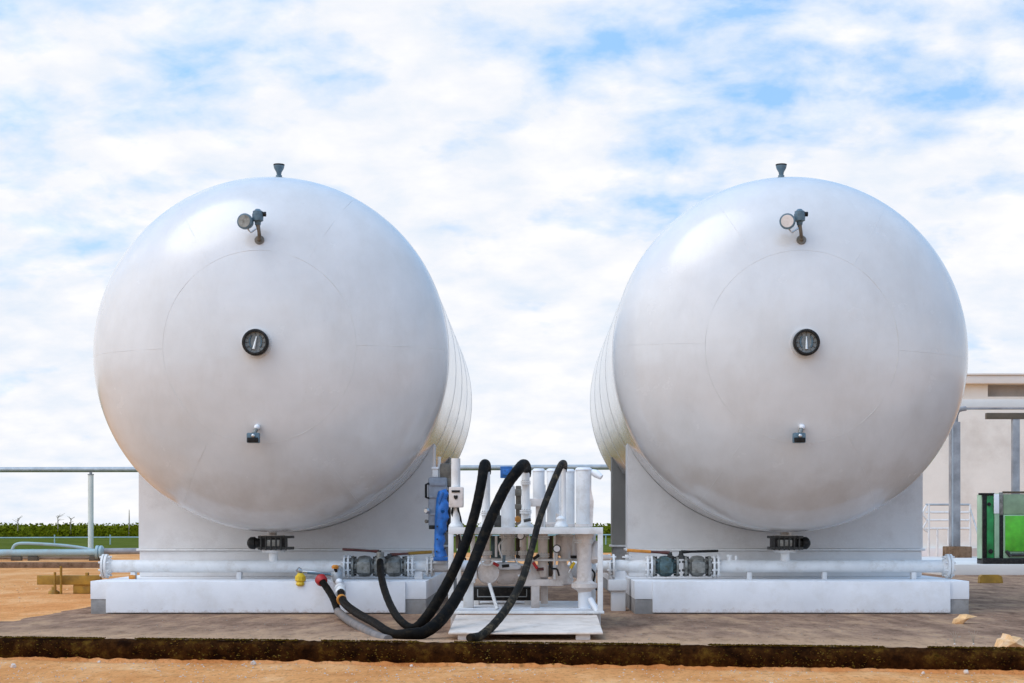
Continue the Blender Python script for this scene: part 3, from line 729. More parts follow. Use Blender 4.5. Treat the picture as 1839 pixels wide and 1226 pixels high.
# vessels on the table
py_t = 947
for i, (p0, p1, top, bot, Y, m) in enumerate(((957, 978, 841, 896, 14.3, 'saddle'), (982, 1005, 841, 946, 14.5, 'white'), (1008, 1032, 842, 946, 14.2, 'white'), (1034, 1062, 839, 946, 13.9, 'white'))):
    v_ = vcyl(p0, p1, top, bot, Y, m, 'vessel')
    vcyl(p0-1.2, p1+1.2, top+1, top+5, Y, 'panel', 'vessel_lid', parent=v_)
    if i: vcyl(p0-1.5, p1+1.5, bot-5, bot, Y, 'pinkish', 'base_ring', cap=False, parent=v_)
mb = MB(); mb.pbox(948, 982, 895, 909, 14.25, .2, .006); mb.build('vessel_bracket', 'pinkish', sk)
vcyl(962, 976, 908, 947, 14.35, 'pinkish', 'support_post')
mb = MB(); mb.prism([(X(1060, 13.9), Z(872, 13.9)), (X(1066, 13.9), Z(900, 13.9)), (X(1064, 13.9), Z(945, 13.9)), (X(1058, 13.9), Z(945, 13.9)), (X(1058, 13.9), Z(872, 13.9))], 13.86, 13.95); mb.build('side_cover', 'pinkish', sk)
mb = MB(); mb.tube([P(1060, 846, 13.9), P(1070, 850, 13.88), P(1080, 857, 13.86)], [.02, .034, .022], 12); mb.build('lid_lever', 'panel', sk)
mb = MB(); mb.pbox(980, 1002, 937, 942, 14.1, .12, .004); mb.pbox(998, 1004, 922, 940, 14.1, .08, .004); mb.build('vessel_bracket', 'pinkish', sk)
mb = MB(); mb.lathe(P(1007, 946, 13.6), (0, 0, 1), [(0, .055), (.02, .05), (.045, .03), (.06, .03), (.062, .04), (.075, .035), (.09, .012)], 16); mb.build('gland_fitting', 'white', sk)
# wide pipe through the table
v_ = vcyl(900, 925, 872, 1004, 14.0, 'white', 'filter_pipe', cap=True)
mb = MB(); mb.lathe(P(912.5, 872, 14.0), (0, 0, 1), [(-.01, .052), (.01, .045), (.03, .03), (.05, .02)], 20); mb.build('domed_cap', 'white', v_)
mb = MB(); mb.pbox(926, 936, 872, 944, 14.2, .06, .008); mb.pbox(922, 938, 878, 890, 14.15, .05, .01).pbox(924, 937, 905, 914, 14.15, .05, .01); mb.build('instrument_column', 'taupe', sk)
mb = MB(); mb.sphere(P(930, 932, 14.1), .028); mb.build('rusty_fitting', 'orange', sk)
mb = MB(); mb.pbox(884, 902, 925, 946, 14.4, .1, .01).pbox(888, 898, 912, 926, 14.42, .06, .01); mb.build('small_motor', 'dark', sk)
# risers carrying the hoses
def riser(px, top, Y, r, base=946, name='riser_pipe'):
    c = P(px, base, Y); h = Z(top, Y)-c.z
    o = MB().lathe(c, (0, 0, 1), [(0, r*2.), (.014, r*2.), (.03, r*1.25), (.06, r*1.02), (h, r)], 20).build(name, 'white', sk)
    return o
riser(873, 846, 13.93, .034); riser(944, 846, 13.93, .034); riser(1012, 836, 13.7, .02)
# mid level pipes under the table
for p0, p1, a, b, Y, m, n_ in ((866, 880, 958, 1004, 13.8, 'pinkish', 'drop_pipe'), (934, 946, 958, 1004, 13.9, 'pinkish', 'drop_pipe'), (966, 984, 958, 1036, 13.85, 'pinkish', 'drop_pipe'), (1007, 1024, 958, 1004, 13.85, 'pinkish', 'drop_pipe')):
    vcyl(p0, p1, a, b, Y, m, n_, cap=False)
mb = MB(); mb.lathe(P(1036, 1060, 13.6)+Vector((.06, 0, -.02)), (0, 0, 1), [(0, .05), (.02, .062), (.04, .10), (.045, .105), (.075, .105), (.08, .095), (.10, .064), (.12, .06), (.44, .06), (.46, .075), (.49, .075)], 28)
big_p = mb.build('main_pipe', 'pinkish', sk)
vcyl(1038, 1062, 1062, 1102, 13.6, 'panel', 'pipe_stand', cap=False)
mb = MB(); mb.lathe(P(1022, 1003, 13.95), (0, 0, 1), [(.0, .05), (.04, .1), (.12, .13), (.16, .13), (.2, .11)], 24); mb.build('header_drum', 'pinkish', sk)
mb = MB(); mb.pbox(881, 900, 962, 1003, 14.3, .12, .01).pbox(888, 897, 968, 975, 14.27, .05, .004); mb.build('control_box', 'valveb', sk)
mb = MB(); mb.pbox(926, 934, 962, 1003, 14.3, .05, .004).pbox(985, 993, 962, 1035, 14.3, .06, .004); mb.build('dark_gap_strip', 'brownsteel', sk)  # added brown strips paint in the dark gaps between the pipes
mb = MB(); mb.pbox(994, 1005, 963, 998, 14.2, .06, .006); mb.build('terminal_box', 'valve', sk)
mb = MB(); mb.pbox(996, 1003, 994, 1003, 14.15, .05, .004); mb.build('orange_tag', 'orange', sk)
# pump bowls below the shelf
c = P(877, 1028, 13.75)
mb = MB(); mb.lathe(c+Vector((0, .1, 0)), (0, -1, 0), [(0, .06), (.03, .092), (.09, .096), (.11, .088), (.125, .05), (.13, .03)], 30); bw = mb.build('pump_bowl', 'pinkish', sk)
mb = MB()
for k in range(8):
    a = 2*math.pi*k/8; mb.cyl(c+Vector((math.cos(a)*.08, .0, math.sin(a)*.08)), c+Vector((math.cos(a)*.08, -.014, math.sin(a)*.08)), .007, n=6)
mb.build('cover_bolt', 'white', bw)
MB().cyl(P(877, 1005, 13.78), P(877, 1018, 13.78), .035).build('suction_neck', 'pinkish', bw)
mb = MB(); mb.lathe(P(893, 1032, 13.95), (1, 0, 0), [(0, .075), (.03, .082), (.2, .082), (.22, .06)], 24); mb.build('motor_barrel', 'pinkish', sk)
mb = MB(); mb.lathe(P(892, 1016, 13.8), (1, .1, 0), [(0, .03), (.06, .032), (.17, .032), (.2, .02)], 16); mb.build('insulated_pipe', 'panel', sk)
for px, rr in ((952, .095), (1010, .09)):
    c = P(px, 1050, 13.85); mb = MB(); mb.lathe(c, (0, 0, 1), [(0, rr*.5), (.01, rr), (.06, rr), (.10, rr*.85), (.16, rr*.45), (.2, rr*.38)], 28); mb.build('strainer_bowl', 'pinkish', sk)
mb = MB(); mb.pbox(930, 1012, 1040, 1052, 13.74, .05, .004); mb.build('cross_bar', 'pinkish', sk)
mb = MB(); mb.pbox(954, 969, 1050, 1096, 13.75, .07, .005).pbox(971, 984, 1036, 1084, 13.95, .06, .005); mb.build('support_leg', 'pinkish', sk)
mb = MB(); mb.pbox(832, 850, 1045, 1100, 13.7, .09, .006).pbox(829, 853, 1038, 1047, 13.68, .12, .006); mb.build('support_leg', 'white', sk)
mb = MB(); mb.pbox(842, 856, 1002, 1040, 13.7, .06, .004); mb.cyl(P(849, 1000, 13.75), P(849, 960, 13.75), .02); mb.build('support_leg', 'white', sk)
mb = MB(); a_, b_ = P(879, 1048, 13.62), P(893, 1094, 13.5); mb.tube([a_, b_], .017, 4); mb.build('diagonal_brace', 'white', sk)
mb = MB(); mb.tube([P(1060, 1076, 13.52), P(1073, 1099, 13.42)], .024, 10); mb.build('diagonal_brace', 'panel', sk)
# battery case
mb = MB(); mb.pbox(850, 953, 1054, 1078, 14.25, .25, .006); bc = mb.build('battery_case', 'black', sk)
mb = MB(); Yb = 14.244
mb.pbox(857, 946, 1070.5, 1072, Yb, .006); mb.pbox(857, 858.5, 1058, 1071, Yb, .006); mb.pbox(945, 946.5, 1058, 1071, Yb, .006); mb.build('case_trim', 'galv', bc)
mb = MB(); mb.pbox(850, 860, 1078, 1094, 14.25, .2, .004).pbox(942, 953, 1078, 1094, 14.25, .2, .004); mb.build('case_foot', 'white', bc)
# hand valves
def handwheel(px, py, Y, m, ang=0.):
    c = P(px, py, Y); s_ = MB().cyl(c+Vector((0, .07, 0)), c, .012, n=10).build('hand_valve', 'dark', sk)
    mb = MB(); mb.tube([c+Vector((-.03*math.cos(ang), -.005, -.03*math.sin(ang))), c+Vector((.03*math.cos(ang), -.005, .03*math.sin(ang)))], .013, 10); mb.build('handle', m, s_)
handwheel(961, 1015, 13.68, 'red', -1.0); handwheel(890, 1013, 13.7, 'red', -.5); handwheel(1028, 1015, 13.62, 'yellow', 1.0)
handwheel(1031, 1000, 13.7, 'black', .0); handwheel(963, 1000, 13.7, 'black', .6); handwheel(908, 1016, 13.72, 'black', .1); handwheel(970, 1022, 13.7, 'oxide', .1); handwheel(905, 1003, 13.7, 'tealgrey', 1.5)
handwheel(947, 934, 13.8, 'dark', .2); handwheel(827, 985, 13.6, 'dark', -.9)
mb = MB(); mb.tube(smoothpath([P(824, 960, 13.5), P(826, 972, 13.45), P(824, 985, 13.45), P(829, 995, 13.5), P(836, 1004, 13.6)], 5), .009, 8); mb.build('cable', 'black', sk)
mb = MB(); mb.pbox(818, 824, 960, 985, 13.5, .05, .004); mb.build('cable_gland', 'brownsteel', sk)
mb = MB(); mb.tube([P(1073, 975, 13.7), P(1066, 990, 13.65), P(1068, 1008, 13.6)], [.03, .05, .035], 14); mb.build('elbow', 'pinkish', sk)
mb = MB(); mb.tube([P(1065, 1001, 13.6), P(1096, 1001, 13.62)], [.028, .022], 12); mb.build('brass_nozzle', 'pinkish', sk)
for px, a, b, Y in ((859, 962, 1004, 13.95), (891, 962, 1000, 13.7), (921, 948, 872, 14.05), (951, 900, 946, 14.1), (996, 962, 1040, 13.7), (1030, 962, 1004, 13.75), (950, 962, 1003, 13.72), (978, 870, 946, 14.3), (1006, 850, 946, 14.0)):
    c1, c2 = P(px, a, Y), P(px, b, Y); MB().cyl(c1, c2, .010, n=8).build('small_pipe', 'white', sk)
for px, py, Y, r_ in ((873, 962, 13.8, .052), (940, 962, 13.9, .048), (975, 968, 13.85, .056), (1015, 962, 13.85, .058), (873, 996, 13.8, .05), (940, 996, 13.9, .046), (975, 1000, 13.85, .055), (912.5, 966, 14.0, .075), (912.5, 996, 14.0, .075), (873, 925, 13.9, .05), (944, 922, 13.9, .05), (944, 870, 13.9, .042), (1048, 975, 13.62, .078)):
    fo = MB().lathe(P(px, py, Y), (0, 0, 1), [(0, r_), (.012, r_), (.0125, r_*.8), (.0165, r_*.8), (.017, r_), (.029, r_)], 20).build('pipe_flange', 'white', sk)
    for k in range(4):
        a = R(225+30*k); c_ = P(px, py, Y)+Vector((math.cos(a)*r_*.84, math.sin(a)*r_*.84, -.008)); MB().cyl(c_, c_+Vector((0, 0, .045)), .006, n=6).build('flange_bolt', 'steel', fo)
for pts_ in ([(862, 1000), (866, 1012), (880, 1014), (886, 1006)], [(925, 1002), (930, 1012), (945, 1016), (952, 1026)], [(985, 1008), (990, 1020), (1000, 1022), (1004, 1034)], [(1024, 1002), (1026, 1018), (1022, 1030), (1030, 1042)], [(1060, 1020), (1068, 1030), (1066, 1046), (1072, 1060)], [(900, 955), (905, 966), (896, 980), (901, 1000)], [(955, 1004), (949, 1018), (944, 1028), (930, 1034)]):
    MB().tube(smoothpath([P(a, b, 13.66) for a, b in pts_], 5), .008, 8).build('impulse_line', random.choice(['steel', 'white', 'black']), sk)
for px, py, Y in ((935, 962, 13.6), (1000, 985, 13.6), (861, 985, 13.6)):
    go = MB().lathe(P(px, py, Y), (0, -1, 0), [(0, .03), (.02, .034), (.03, .03)], 20).build('pressure_gauge', 'black', sk)
    MB().lathe(P(px, py, Y)+Vector((0, -.031, 0)), (0, -1, 0), [(0, .026), (.002, .026)], 20).build('gauge_face', 'panel', go)
    MB().cyl(P(px, py, Y)-Vector((0, -.015, .03)), P(px, py, Y)-Vector((0, -.015, .09)), .008, n=8).build('gauge_stem', 'steel', go)
# header joining both pipelines behind the pumps
mb = MB(); y_ = 14.8; mb.tube([(X(860, y_), y_, ZP-.01), (X(1070, y_), y_, ZP-.01)], .055, 20); mb.build('header_pipe', 'white', sk)

# white pole with grey junction box on the skid corner
yp = 13.45
pl = thing('conduit_pole', 'short white conduit pole with a grey junction box on the left corner of the skid', 'pole', P(820, 946.5, yp))
MB().cyl(P(818.5, 874, yp+.04), P(818.5, 823, yp+.04), .037, n=24).build('tube', 'white', pl)
MB().lathe(P(819, 946.3, yp+.04), (0, 0, 1), [(0, .06), (.012, .06), (.05, .032), (.17, .026)], 16).build('stand', 'white', pl)
jb = MB().pbox(806, 832, 874, 911, yp-.05, .1, .012).build('junction_box', 'pinkish', pl)
MB().pbox(811, 826, 880, 884, yp-.056, .005, .001).build('name_plate', 'black', jb)
hx, hz = X(818.5, yp-.056), Z(892, yp-.056)
mb = MB(); mb.prism([(hx+.0010*a, hz+.0010*b) for a, b in ((0, -24), (14, -10), (17, 4), (13, 12), (6, 13), (0, 8), (-6, 13), (-13, 12), (-17, 4), (-14, -10))], yp-.056, yp-.0505); mb.build('emblem', 'black', jb)
mb = MB(); mb.tube(smoothpath([P(813, 911, yp), P(812, 922, yp+.03), P(816, 935, yp+.05), P(812, 946.3, yp+.06)], 5), .009, 8); mb.tube([P(822, 911, yp), P(827, 930, yp+.05), P(830, 946.3, yp+.06)], .008, 8); mb.build('cable', 'black', pl)

# ------------------------------------------------------------------ hoses
def hose(name, pts, r, m, label, grp='black rubber hoses of the skid', ends=None):
    # pts: (px, py, Y, radius factor)
    pp = smoothpath([P(a, b, Y) for a, b, Y, k in pts], 10)
    kk = smoothpath([Vector((k, 0, 0)) for a, b, Y, k in pts], 10)
    t_ = thing(name, label, 'hose', pp[len(pp)//2], grp)
    for i, p in enumerate(pp): p.z = max(p.z, r*kk[i].x+.003)
    rr = [r*k.x*(1+.02*math.sin(i*1.9)) for i, k in enumerate(kk)]
    MB().tube(pp, rr, 20).build('hose_tube', m, t_)
    return t_, pp
h1, p1 = hose('hose', [(874, 850, 13.96, .9), (874, 842, 13.93, .95), (872, 834, 13.82, 1.05), (869, 838, 13.7, 1.06), (864, 870, 13.52, 1.), (852, 925, 13.34, 1.), (834, 980, 13.15, 1.), (812, 1030, 13.0, 1.0), (788, 1075, 12.9, 1.05), (765, 1109, 12.85, 1.0), (742, 1127, 12.85, .8), (718, 1113, 13.1, .78), (700, 1084, 13.7, .78), (688, 1050, 14.6, .8), (683, 1020, 15.5, .8), (683, 998, 15.95, .78)], .040, 'rubber', 'black hose ending highest at the left, its far end looping up to the valves')
MB().lathe(P(683, 1012, 15.8), (0, .02, 1), [(0, .04), (.01, .046), (.05, .046), (.06, .036), (.11, .036)], 16).build('coupling', 'valve', h1)
MB().tube([P(683, 1000, 15.95), P(684, 998, 16.08)], .03, 12).build('elbow', 'dark', h1)
h2, p2 = hose('hose', [(945, 855, 13.96, .9), (945, 841, 13.92, 1.), (940, 834, 13.75, 1.05), (928, 847, 13.55, 1.04), (908, 875, 13.4, 1.), (884, 925, 13.2, 1.), (862, 980, 13.0, 1.), (840, 1035, 12.7, 1.), (812, 1085, 12.4, 1.05), (784, 1120, 12.2, 1.08), (750, 1139, 12.1, 1.0), (705, 1137, 12.2, .75), (672, 1118, 12.7, .75), (640, 1100, 13.6, .8), (618, 1082, 14.5, .82), (612, 1062, 15.2, .8)], .043, 'rubber', 'thickest black hose, leaning from the middle riser to the ground and a white coupling')
MB().lathe(P(612, 1066, 15.15), P(609, 1040, 15.5)-P(612, 1066, 15.15), [(0, .046), (.02, .05), (.05, .05), (.06, .036), (.10, .036), (.105, .052), (.135, .052)], 18).build('coupling', 'white', h2)
MB().lathe(P(614, 1078, 14.7), P(612, 1066, 15.0)-P(616, 1080, 14.6), [(0, .044), (.02, .046), (.07, .045)], 18).build('orange_band', 'orange', h2)
h3, p3 = hose('hose', [(1013, 846, 13.72, .8), (1014, 836, 13.68, .9), (1011, 832, 13.55, 1.1), (1004, 842, 13.4, 1.05), (986, 885, 13.2, 1.), (968, 935, 13.0, .95), (955, 985, 12.8, .95), (938, 1040, 12.55, 1.1), (915, 1085, 12.3, 1.15), (888, 1120, 12.08, 1.2), (866, 1140, 11.95, 1.2), (845, 1152, 11.83, 1.1)], .027, 'rubber2', 'thin black hose at the right, hanging in front of the skid down to the kerb')
MB().lathe(p3[-1], p3[-1]-p3[-3], [(-.02, .03), (0, .032), (.02, .026)], 14).build('end_cap', 'rubber', h3)
h4, p4 = hose('hose', [(576, 1041, 15.45, .95), (586, 1054, 15.35, 1.), (598, 1074, 15.1, 1.), (607, 1098, 14.75, 1.)], .032, 'rubber', 'short black hose hanging from the red coupling in front of the left plinth')
MB().tube(smoothpath([p4[-1], P(625, 1113, 13.95), P(650, 1128, 13.1), P(680, 1144, 12.35), P(697, 1149, 12.1)], 8), .036, 18).build('grey_sleeve', 'greyhose', h4, label='grey dusty sleeve lying on the ground')
MB().lathe(P(580, 1046, 15.43), P(571, 1033, 15.5)-P(580, 1046, 15.43), [(0, .045), (.02, .055), (.06, .055), (.08, .04)], 16).build('red_coupling', 'red', h4)

# small branch manifold on the left pipeline
bmf = thing('branch_manifold', 'small steel branch with orange knob and yellow valve cap before the left pipeline', 'manifold', P(585, 1040, 15.7))
MB().tube([P(608, 1020, 16.15), P(607, 1028, 15.8), P(606, 1036, 15.55)], .032, 14).tube([P(606, 1036, 15.6), P(585, 1031, 15.58), P(560, 1027, 15.6), P(538, 1026, 15.6)], .016, 12).build('branch_pipe', 'steel', bmf)
MB().lathe(P(606, 1044, 15.56), (0, 0, 1), [(0, .04), (.02, .048), (.08, .048), (.10, .035), (.12, .035)], 16).build('valve_body', 'galv', bmf)
MB().sphere(P(609, 1045, 15.5), .034).build('ball_end', 'panel', bmf)
MB().tube([P(606, 1030, 15.56), P(602, 1022, 15.5)], .014, 10).build('stem', 'black', bmf)
MB().lathe(P(602, 1021, 15.5), (0, 0, 1), [(0, .03), (.02, .036), (.035, .02)], 12).build('orange_knob', 'orange', bmf)
MB().tube([P(552, 1028.5, 15.52), P(594, 1031.5, 15.52)], .012, 8).build('tie_bar', 'tealgrey', bmf)
MB().lathe(P(538, 1026, 15.6), (-.5, -.2, .5), [(-.03, .025), (0, .034), (.03, .028)], 14).build('angle_fitting', 'steel', bmf)
MB().lathe(P(539.5, 1052, 15.57), (0, 0, 1), [(0, .03), (.015, .042), (.04, .036), (.05, .05), (.09, .05), (.1, .038), (.12, .025)], 10).build('yellow_cap', 'yellow', bmf)
MB().tube([P(540, 1032, 15.57), P(538, 1026, 15.6)], .02, 10).build('hanger', 'dark', bmf)

# ------------------------------------------------------------------ background left
YR = 60.
pr = thing('pipe_rack', 'long elevated grey pipe on tall posts behind the tanks', 'pipe rack', (X(400, YR), YR, 0))
MB().tube([P(-700, 844, YR), P(247, 843, YR), P(1300, 837.5, YR)], .095, 16).build('pipe', 'galv', pr)
for px in (-230, 163, 556, 1200):
    pp_ = P(px, 853, YR); o = MB().cyl((pp_.x, YR, 0), (pp_.x, YR, pp_.z), .10, n=14).build('post', 'cream', pr)
    MB().lathe((pp_.x, YR, pp_.z), (0, 0, 1), [(0, .11), (.04, .11), (.041, .05), (.1, .05)], 12).build('post_cap', 'galvd', o)
yb = 14.5
bb = thing('switch_box', 'small bright blue box hanging on the elevated pipe between the hoses', 'box', P(910, 840, yb))
bb.location = P(910, 846, 59.7)
MB().pbox(898.5, 920, 837, 858, 59.7, .35, .02).build('enclosure', 'blue2', bb)
MB().pbox(903, 915, 842, 853, 59.66, .05, .01).build('lid', 'blue', bb)

ybp = 40.
bp = thing('blue_pipe', 'pale blue ground pipeline with a flange at the far left', 'pipeline', (X(90, ybp), ybp, 0))
MB().tube([P(-900, 995, ybp), P(0, 993, ybp), P(176, 992, ybp)], .088, 18).build('pipe', 'bluepipe', bp)
MB().lathe(P(173, 992, ybp), (1, 0, 0), [(0, .17), (.06, .17), (.065, .14), (.09, .14), (.095, .17), (.14, .17), (.2, .08)], 20).build('flange', 'bluepipe', bp)
MB().tube([P(178, 990, ybp), P(420, 988, ybp)], .075, 16).build('narrow_pipe', 'galvd', bp)
MB().tube(smoothpath([P(22, 993, ybp), P(23, 984, ybp), P(30, 977, ybp), P(50, 975.5, ybp), P(110, 979, ybp), P(150, 984, ybp), P(165, 988, ybp)], 6), .036, 12).build('bypass_pipe', 'bluepipe', bp)
for px in (30, 60, -200, -500, 170, 300):
    MB().box(X(px, ybp)-.12, X(px, ybp)+.12, ybp-.08, ybp+.08, 0, Z(999, ybp), .01).build('pipe_support', 'brownsteel', bp)
# thin rail fence further away
yf = 75.
fe = thing('rail_fence', 'thin pale rail fence in front of the green bank', 'fence', (X(100, yf), yf, 0))
MB().tube([P(-600, 968, yf), P(400, 964, yf), P(1150, 960, yf)], .03, 8).build('rail', 'bluepipe', fe)
for px in (-300, -60, 98, 198, 330, 840, 1088): MB().cyl((X(px, yf), yf, 0), (X(px, yf), yf, Z(960, yf)), .03, n=8).build('post', 'bluepipe', fe)

# low brown kerb in the sand, yellow barrier
mb = MB(); 
for i in range(60):
    pass
mb.box(-30, X(192, 33), 33, 33.35, -.02, .11, .02); tag(mb.build('low_kerb', 'brownstrip'), 'low brown earth kerb crossing the sand behind the yellow barrier', 'kerb')
mb = MB(); mb.box(-30, X(180, 42.5), 41.2, 43.5, -.02, .05, .02); tag(mb.build('pipe_shade_strip', 'brownstrip'), 'dark painted strip for the shadow under the pale blue ground pipeline', 'shade strip')  # added flat strip, coloured dark as the shadow beneath the pipe
yy_ = 20.3
ba = thing('pipe_barrier', 'low ochre steel barrier standing on the sand left of the left plinth', 'barrier', (X(120, yy_), yy_, 0))
MB().pbox(66, 180, 1033, 1050, yy_, .1, .008).build('beam', 'ochre', ba)
for px, top in ((99, 1027), (110, 1016)):
    o = MB().cyl((X(px, yy_-.04), yy_-.05, .0), (X(px, yy_-.04), yy_-.05, Z(top, yy_)), .016, n=10).build('stake', 'ochre', ba)
MB().pbox(131, 162, 1050, 1066, yy_+.02, .12, .01).build('block', 'ochre', ba)
mb = MB(); mb.lathe((X(97, yy_), yy_, 0), (0, 0, 1), [(0, .07), (.03, .065), (.05, .03), (.09, .03)], 14); mb.build('foot', 'ochre', ba)
mb = MB(); mb.pbox(153, 158, 1028, 1034, yy_, .06, .003); mb.build('lug', 'ochre', ba)

# field and hedge
mb = MB(); vs = [mb.bm.verts.new(p) for p in ((-300, 52, .006), (16, 52, .006), (16, 700, .006), (-300, 700, .006))]; mb.bm.faces.new(vs)
struct(mb.build('grass_field', 'grass'))
mb = MB(); N = 700
YH = 120
def hh(x): return 1.05+noise.noise(Vector((x*.35, 0, 0)))*.08+noise.noise(Vector((x*1.6, 2, 0)))*.06
g = []
for i in range(N+1):
    x = -75+120*i/N; r = []
    for k, (d, f) in enumerate(((-1.2, 0), (-1.0, .5), (-.5, .9), (.4, .95), (1.2, 0))):
        r.append(mb.bm.verts.new((x, YH+d+noise.noise(Vector((x*1.3, k, 0)))*.4, hh(x)*f*.9)))
    g.append(r)
for i in range(N):
    for k in range(4): mb.bm.faces.new((g[i][k], g[i+1][k], g[i+1][k+1], g[i][k+1]))
for i in range(16000):
    x = random.uniform(-75, 45); f = random.random()
    y = YH-1.3+1.4*f*f; z = hh(x)*(f**.6)*random.uniform(.9, 1.03)
    s = random.uniform(.04, .13); n = Vector((random.uniform(-1, 1), random.uniform(-1.2, .2), random.uniform(-.3, 1))).normalized()
    u_ = n.orthogonal().normalized()*s; w_ = n.cross(u_)
    c = Vector((x, y, z)); mb.bm.faces.new([mb.bm.verts.new(c+q) for q in (u_, w_, -u_*.8, -w_)])
tag(mb.build('hedge', 'hedge', smooth=180), 'long low green hedge on the horizon beyond the field', 'hedge', kind='stuff')
# distant bare saplings above the hedge
for i, (px, top, lab) in enumerate(((32, 930, 'low bushy sprig poking above the hedge at the far left'), (104, 925, 'bare forked sapling above the hedge left of the tall post'), (127, 930, 'small bare sapling above the hedge just left of the tall post'), (232, 915, 'thin pole above the hedge beside the left tank saddle'))):
    b = P(px, 940, 119); b.z = 0; t_ = thing('sapling', lab, 'sapling', b, 'distant saplings above the hedge')
    tp = P(px, top, 119); MB().tube([b, b.lerp(tp, .7), tp], [.05, .04, .02], 6).build('trunk', 'straw', t_)
    if i < 3:
        mb = MB()
        for k in range(7):
            q = b.lerp(tp, random.uniform(.72, .95)); mb.tube([q, q+Vector((random.uniform(-.5, .5), random.uniform(-.2, .2), random.uniform(.05, .3)))], [.02, .008], 5)
        mb.build('branches', 'straw', t_)

# ------------------------------------------------------------------ background right
yB = 45.
bd = thing('building', 'cream rendered building with a flat parapet roof behind the right tank', 'building', (X(1760, yB), yB+5, 0))
zr = Z(690, yB); xl = X(1500, yB); xr = X(2300, yB); xc = X(1774, yB)
MB().box(xl, xc, yB, yB+9, -.1, zr, .0).build('wall', 'cream', bd)
MB().box(xc+.001, xr, yB+.002, yB+9, -.1, Z(712, yB), .0).build('wall', 'cream', bd)
MB().box(xc+.001, xr, yB+.35, yB+9, Z(712, yB)+.001, zr-.001, .0).build('shaded_recess', 'recess', bd)  # recess below the parapet, its shadow put into the grey
MB().box(xl-.15, xr+.1, yB-.25, yB+9.2, zr+.001, Z(675, yB), .02).build('parapet', 'cream2', bd)
MB().box(xl-.19, xr+.14, yB-.29, yB+9.24, Z(675, yB)+.001, Z(675, yB)+.05, .01).build('coping', 'cream2', bd)
MB().box(X(1740, yB), xr+.05, yB-.12, yB-.001, Z(984, yB)-.6, Z(984, yB), .01).build('skirting', 'recess', bd)
MB().box(xl-.01, X(1739, yB), yB-.12, yB-.001, Z(984, yB)-.6, Z(984, yB), .01).build('skirting', 'saddle', bd)
# steel canopy frame
yc = 34.
cf = thing('canopy_frame', 'grey steel post frame with a cream lintel in front of the cream building', 'steel frame', (X(1716, yc), yc, 0))
MB().box(X(1700, yc), X(1740, yc), yc-.25, yc+.35, 0, Z(981, yc), .02).build('footing', 'brownstrip', cf)
MB().pbox(1708, 1725, 757, 981, yc, .2, .01).build('post', 'galvd', cf)
MB().pbox(1709.5, 1712, 765, 981, yc-.006, .01).build('post_edge', 'galv', cf)
MB().tube(smoothpath([P(1716, 760, yc+.1), P(1717, 745, yc+.1), P(1722, 736, yc+.1), P(1735, 733, yc+.1)], 5), .05, 10).build('elbow', 'galvd', cf)
MB().tube([P(1733, 733.5, yc+.1), P(2150, 733, yc+.1)], .022, 8).build('conduit', 'galvd', cf)
MB().pbox(1700, 2150, 717, 731, yc+.25, .2, .01).build('lintel', 'cream2', cf)
MB().box(X(2140, yc), X(2150, yc), yc+.05, yc+.4, 0, Z(731, yc+.25)).build('post', 'galvd', cf)
MB().pbox(1708, 1716, 731, 760, yc+.26, .12, .01).build('hanger', 'cream2', cf)
yd = 31.5
df = thing('steel_portal', 'dark weathered steel portal standing behind the green cabinet', 'steel frame', (X(1826, yd), yd, 0))
MB().pbox(1772, 1960, 741, 752, yd, .12, .006).build('beam', 'brownsteel', df)
MB().box(X(1819, yd), X(1832, yd), yd+.01, yd+.12, 0, Z(752, yd)-.002, .006).build('post', 'galvd', df)
MB().box(X(1950, yd), X(1960, yd), yd+.01, yd+.12, 0, Z(752, yd)-.002, .006).build('post', 'galvd', df)
# white railing
yr = 36.
rl = thing('railing', 'thin white tubular railing beside the right tank saddle', 'railing', (X(1705, yr), yr, 0))
for py, m in ((906, 'galv'), (920, 'white'), (934, 'white'), (949, 'white')):
    MB().tube([P(1662, py, yr), P(1742, py, yr)], .022, 8).build('rail', m, rl)
for px, top in ((1668, 905), (1683, 949), (1703, 949), (1742, 905)):
    MB().cyl((X(px, yr), yr, 0), P(px, top, yr), .026, n=8).build('post', 'white', rl)
MB().tube(smoothpath([P(1664, 906, yr), P(1657, 922, yr-.05), P(1664, 935, yr-.02), P(1658, 948, yr-.03), P(1666, 955, yr)], 4), .018, 6).build('chain', 'white', rl)
MB().tube([P(1742, 912, yr), P(1750, 938, yr-.2), P(1757, 962, yr-.4)], .016, 6).build('stay', 'galv', rl)
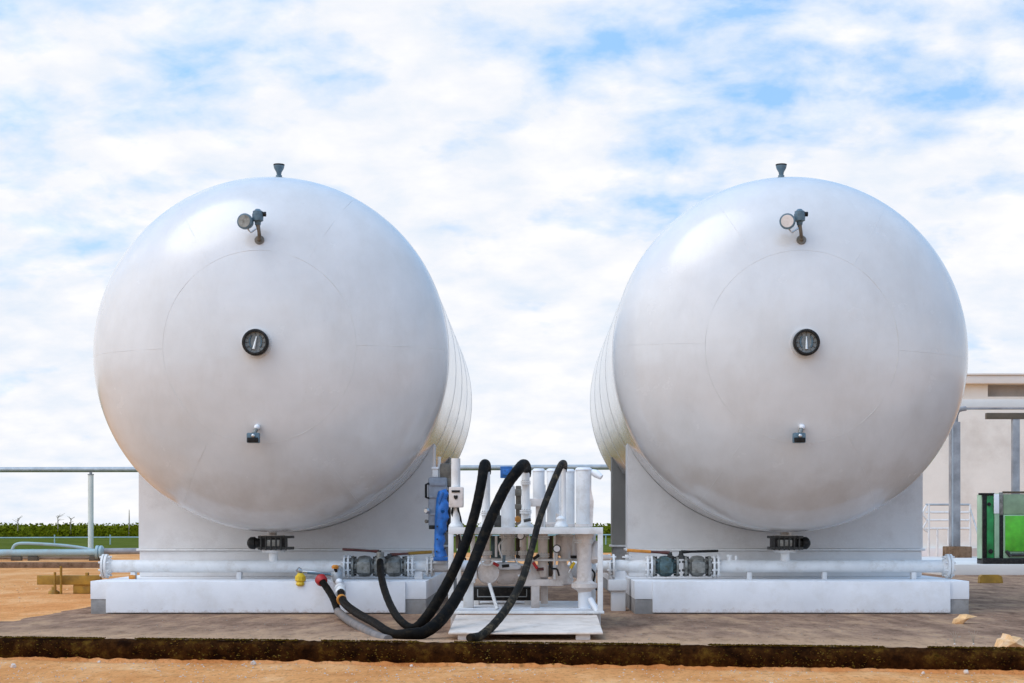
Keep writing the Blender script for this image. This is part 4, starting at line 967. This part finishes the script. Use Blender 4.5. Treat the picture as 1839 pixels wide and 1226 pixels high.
# slab and green cabinet
ys = 28.0
sb = MB(); sb.box(X(1690, ys), X(2200, ys), ys, ys+7, 0, .187, .02)
tag(sb.build('concrete_slab', 'cream2'), 'cream concrete slab carrying the green cabinet', 'slab')
yg = 28.15; zs = .188
gcab = thing('equipment_cabinet', 'green enclosed equipment cabinet with black frame standing on the cream slab', 'cabinet', (X(1830, yg), yg+.5, zs))
zt_ = Z(886, yg)
MB().box(X(1764, yg), X(1985, yg), yg+.04, yg+.34, zs+.06, zt_-.01, .01).build('housing', 'green2', gcab)
MB().box(X(1764, yg), X(1985, yg), yg-.04, yg+.34, zs, zs+.1, .008).build('skid_base', 'black', gcab)
MB().box(X(1758, yg), X(1786, yg), yg, yg+.04, Z(889, yg), Z(885, yg), .004).build('top_trim', 'black', gcab)
MB().box(X(1765, yg), X(1772, yg), yg+.0, yg+.045, zs+.1, Z(889, yg), .004).build('door_gap', 'black', gcab)
o = MB().box(X(1772.5, yg), X(1785, yg), yg+.005, yg+.045, zs+.1, Z(890, yg), .006).build('side_door', 'green4', gcab)
MB().lathe(P(1776, 905, yg), (0, -1, 0), [(-.01, .03), (.02, .03)], 10).lathe(P(1779, 990, yg), (0, -1, 0), [(-.01, .04), (.02, .04)], 10).build('latch', 'black', o)
MB().box(X(1786, yg), X(1794.5, yg), yg-.01, yg+.045, zs+.1, Z(886, yg), .008).build('corner_post', 'green2', gcab)
MB().box(X(1784.5, yg), X(1794, yg), yg-.02, yg-.008, Z(922, yg), Z(887, yg), .003).build('white_plate', 'panel', gcab)
MB().box(X(1795, yg), X(1801.5, yg), yg, yg+.045, zs+.1, Z(925, yg), .004).build('door_gap', 'black', gcab)
MB().box(X(1795, yg), X(1801.5, yg), yg-.002, yg+.045, Z(924.5, yg), Z(884, yg), .004).build('door_post', 'valve', gcab)
MB().box(X(1801, yg), X(1985, yg), yg-.01, yg+.045, Z(886, yg), Z(882, yg), .004).build('top_rail', 'brownsteel', gcab)
MB().box(X(1802, yg), X(1985, yg), yg, yg+.045, Z(923, yg), Z(887, yg), .004).build('upper_panel', 'green3', gcab)
o = MB().box(X(1802, yg), X(1985, yg), yg-.002, yg+.045, Z(1005, yg), Z(924, yg), .004).build('main_panel', 'green2', gcab)
MB().box(X(1805, yg), X(1980, yg), yg-.02, yg-.003, Z(990, yg), Z(926, yg), .006).build('panel_face', 'green1', o)
MB().tube([P(1807, 989, yg-.03), P(1815, 999, yg-.03)], .03, 8).tube([P(1817, 996, yg-.03), P(1900, 996, yg-.03)], .025, 8).build('drain_pipe', 'dark', o)
yk_ = 24.0
MBk = MB().prism([(X(1760, yk_), .003), (X(1802, yk_), .003), (X(1800, yk_), .10), (X(1794, yk_), .125), (X(1765, yk_), .125), (X(1761, yk_), .10)], yk_, yk_+.14)
tag(MBk.build('wheel_stop', 'ochre', bevel=.006), 'low worn ochre wheel stop on the ground below the green cabinet', 'wheel stop')
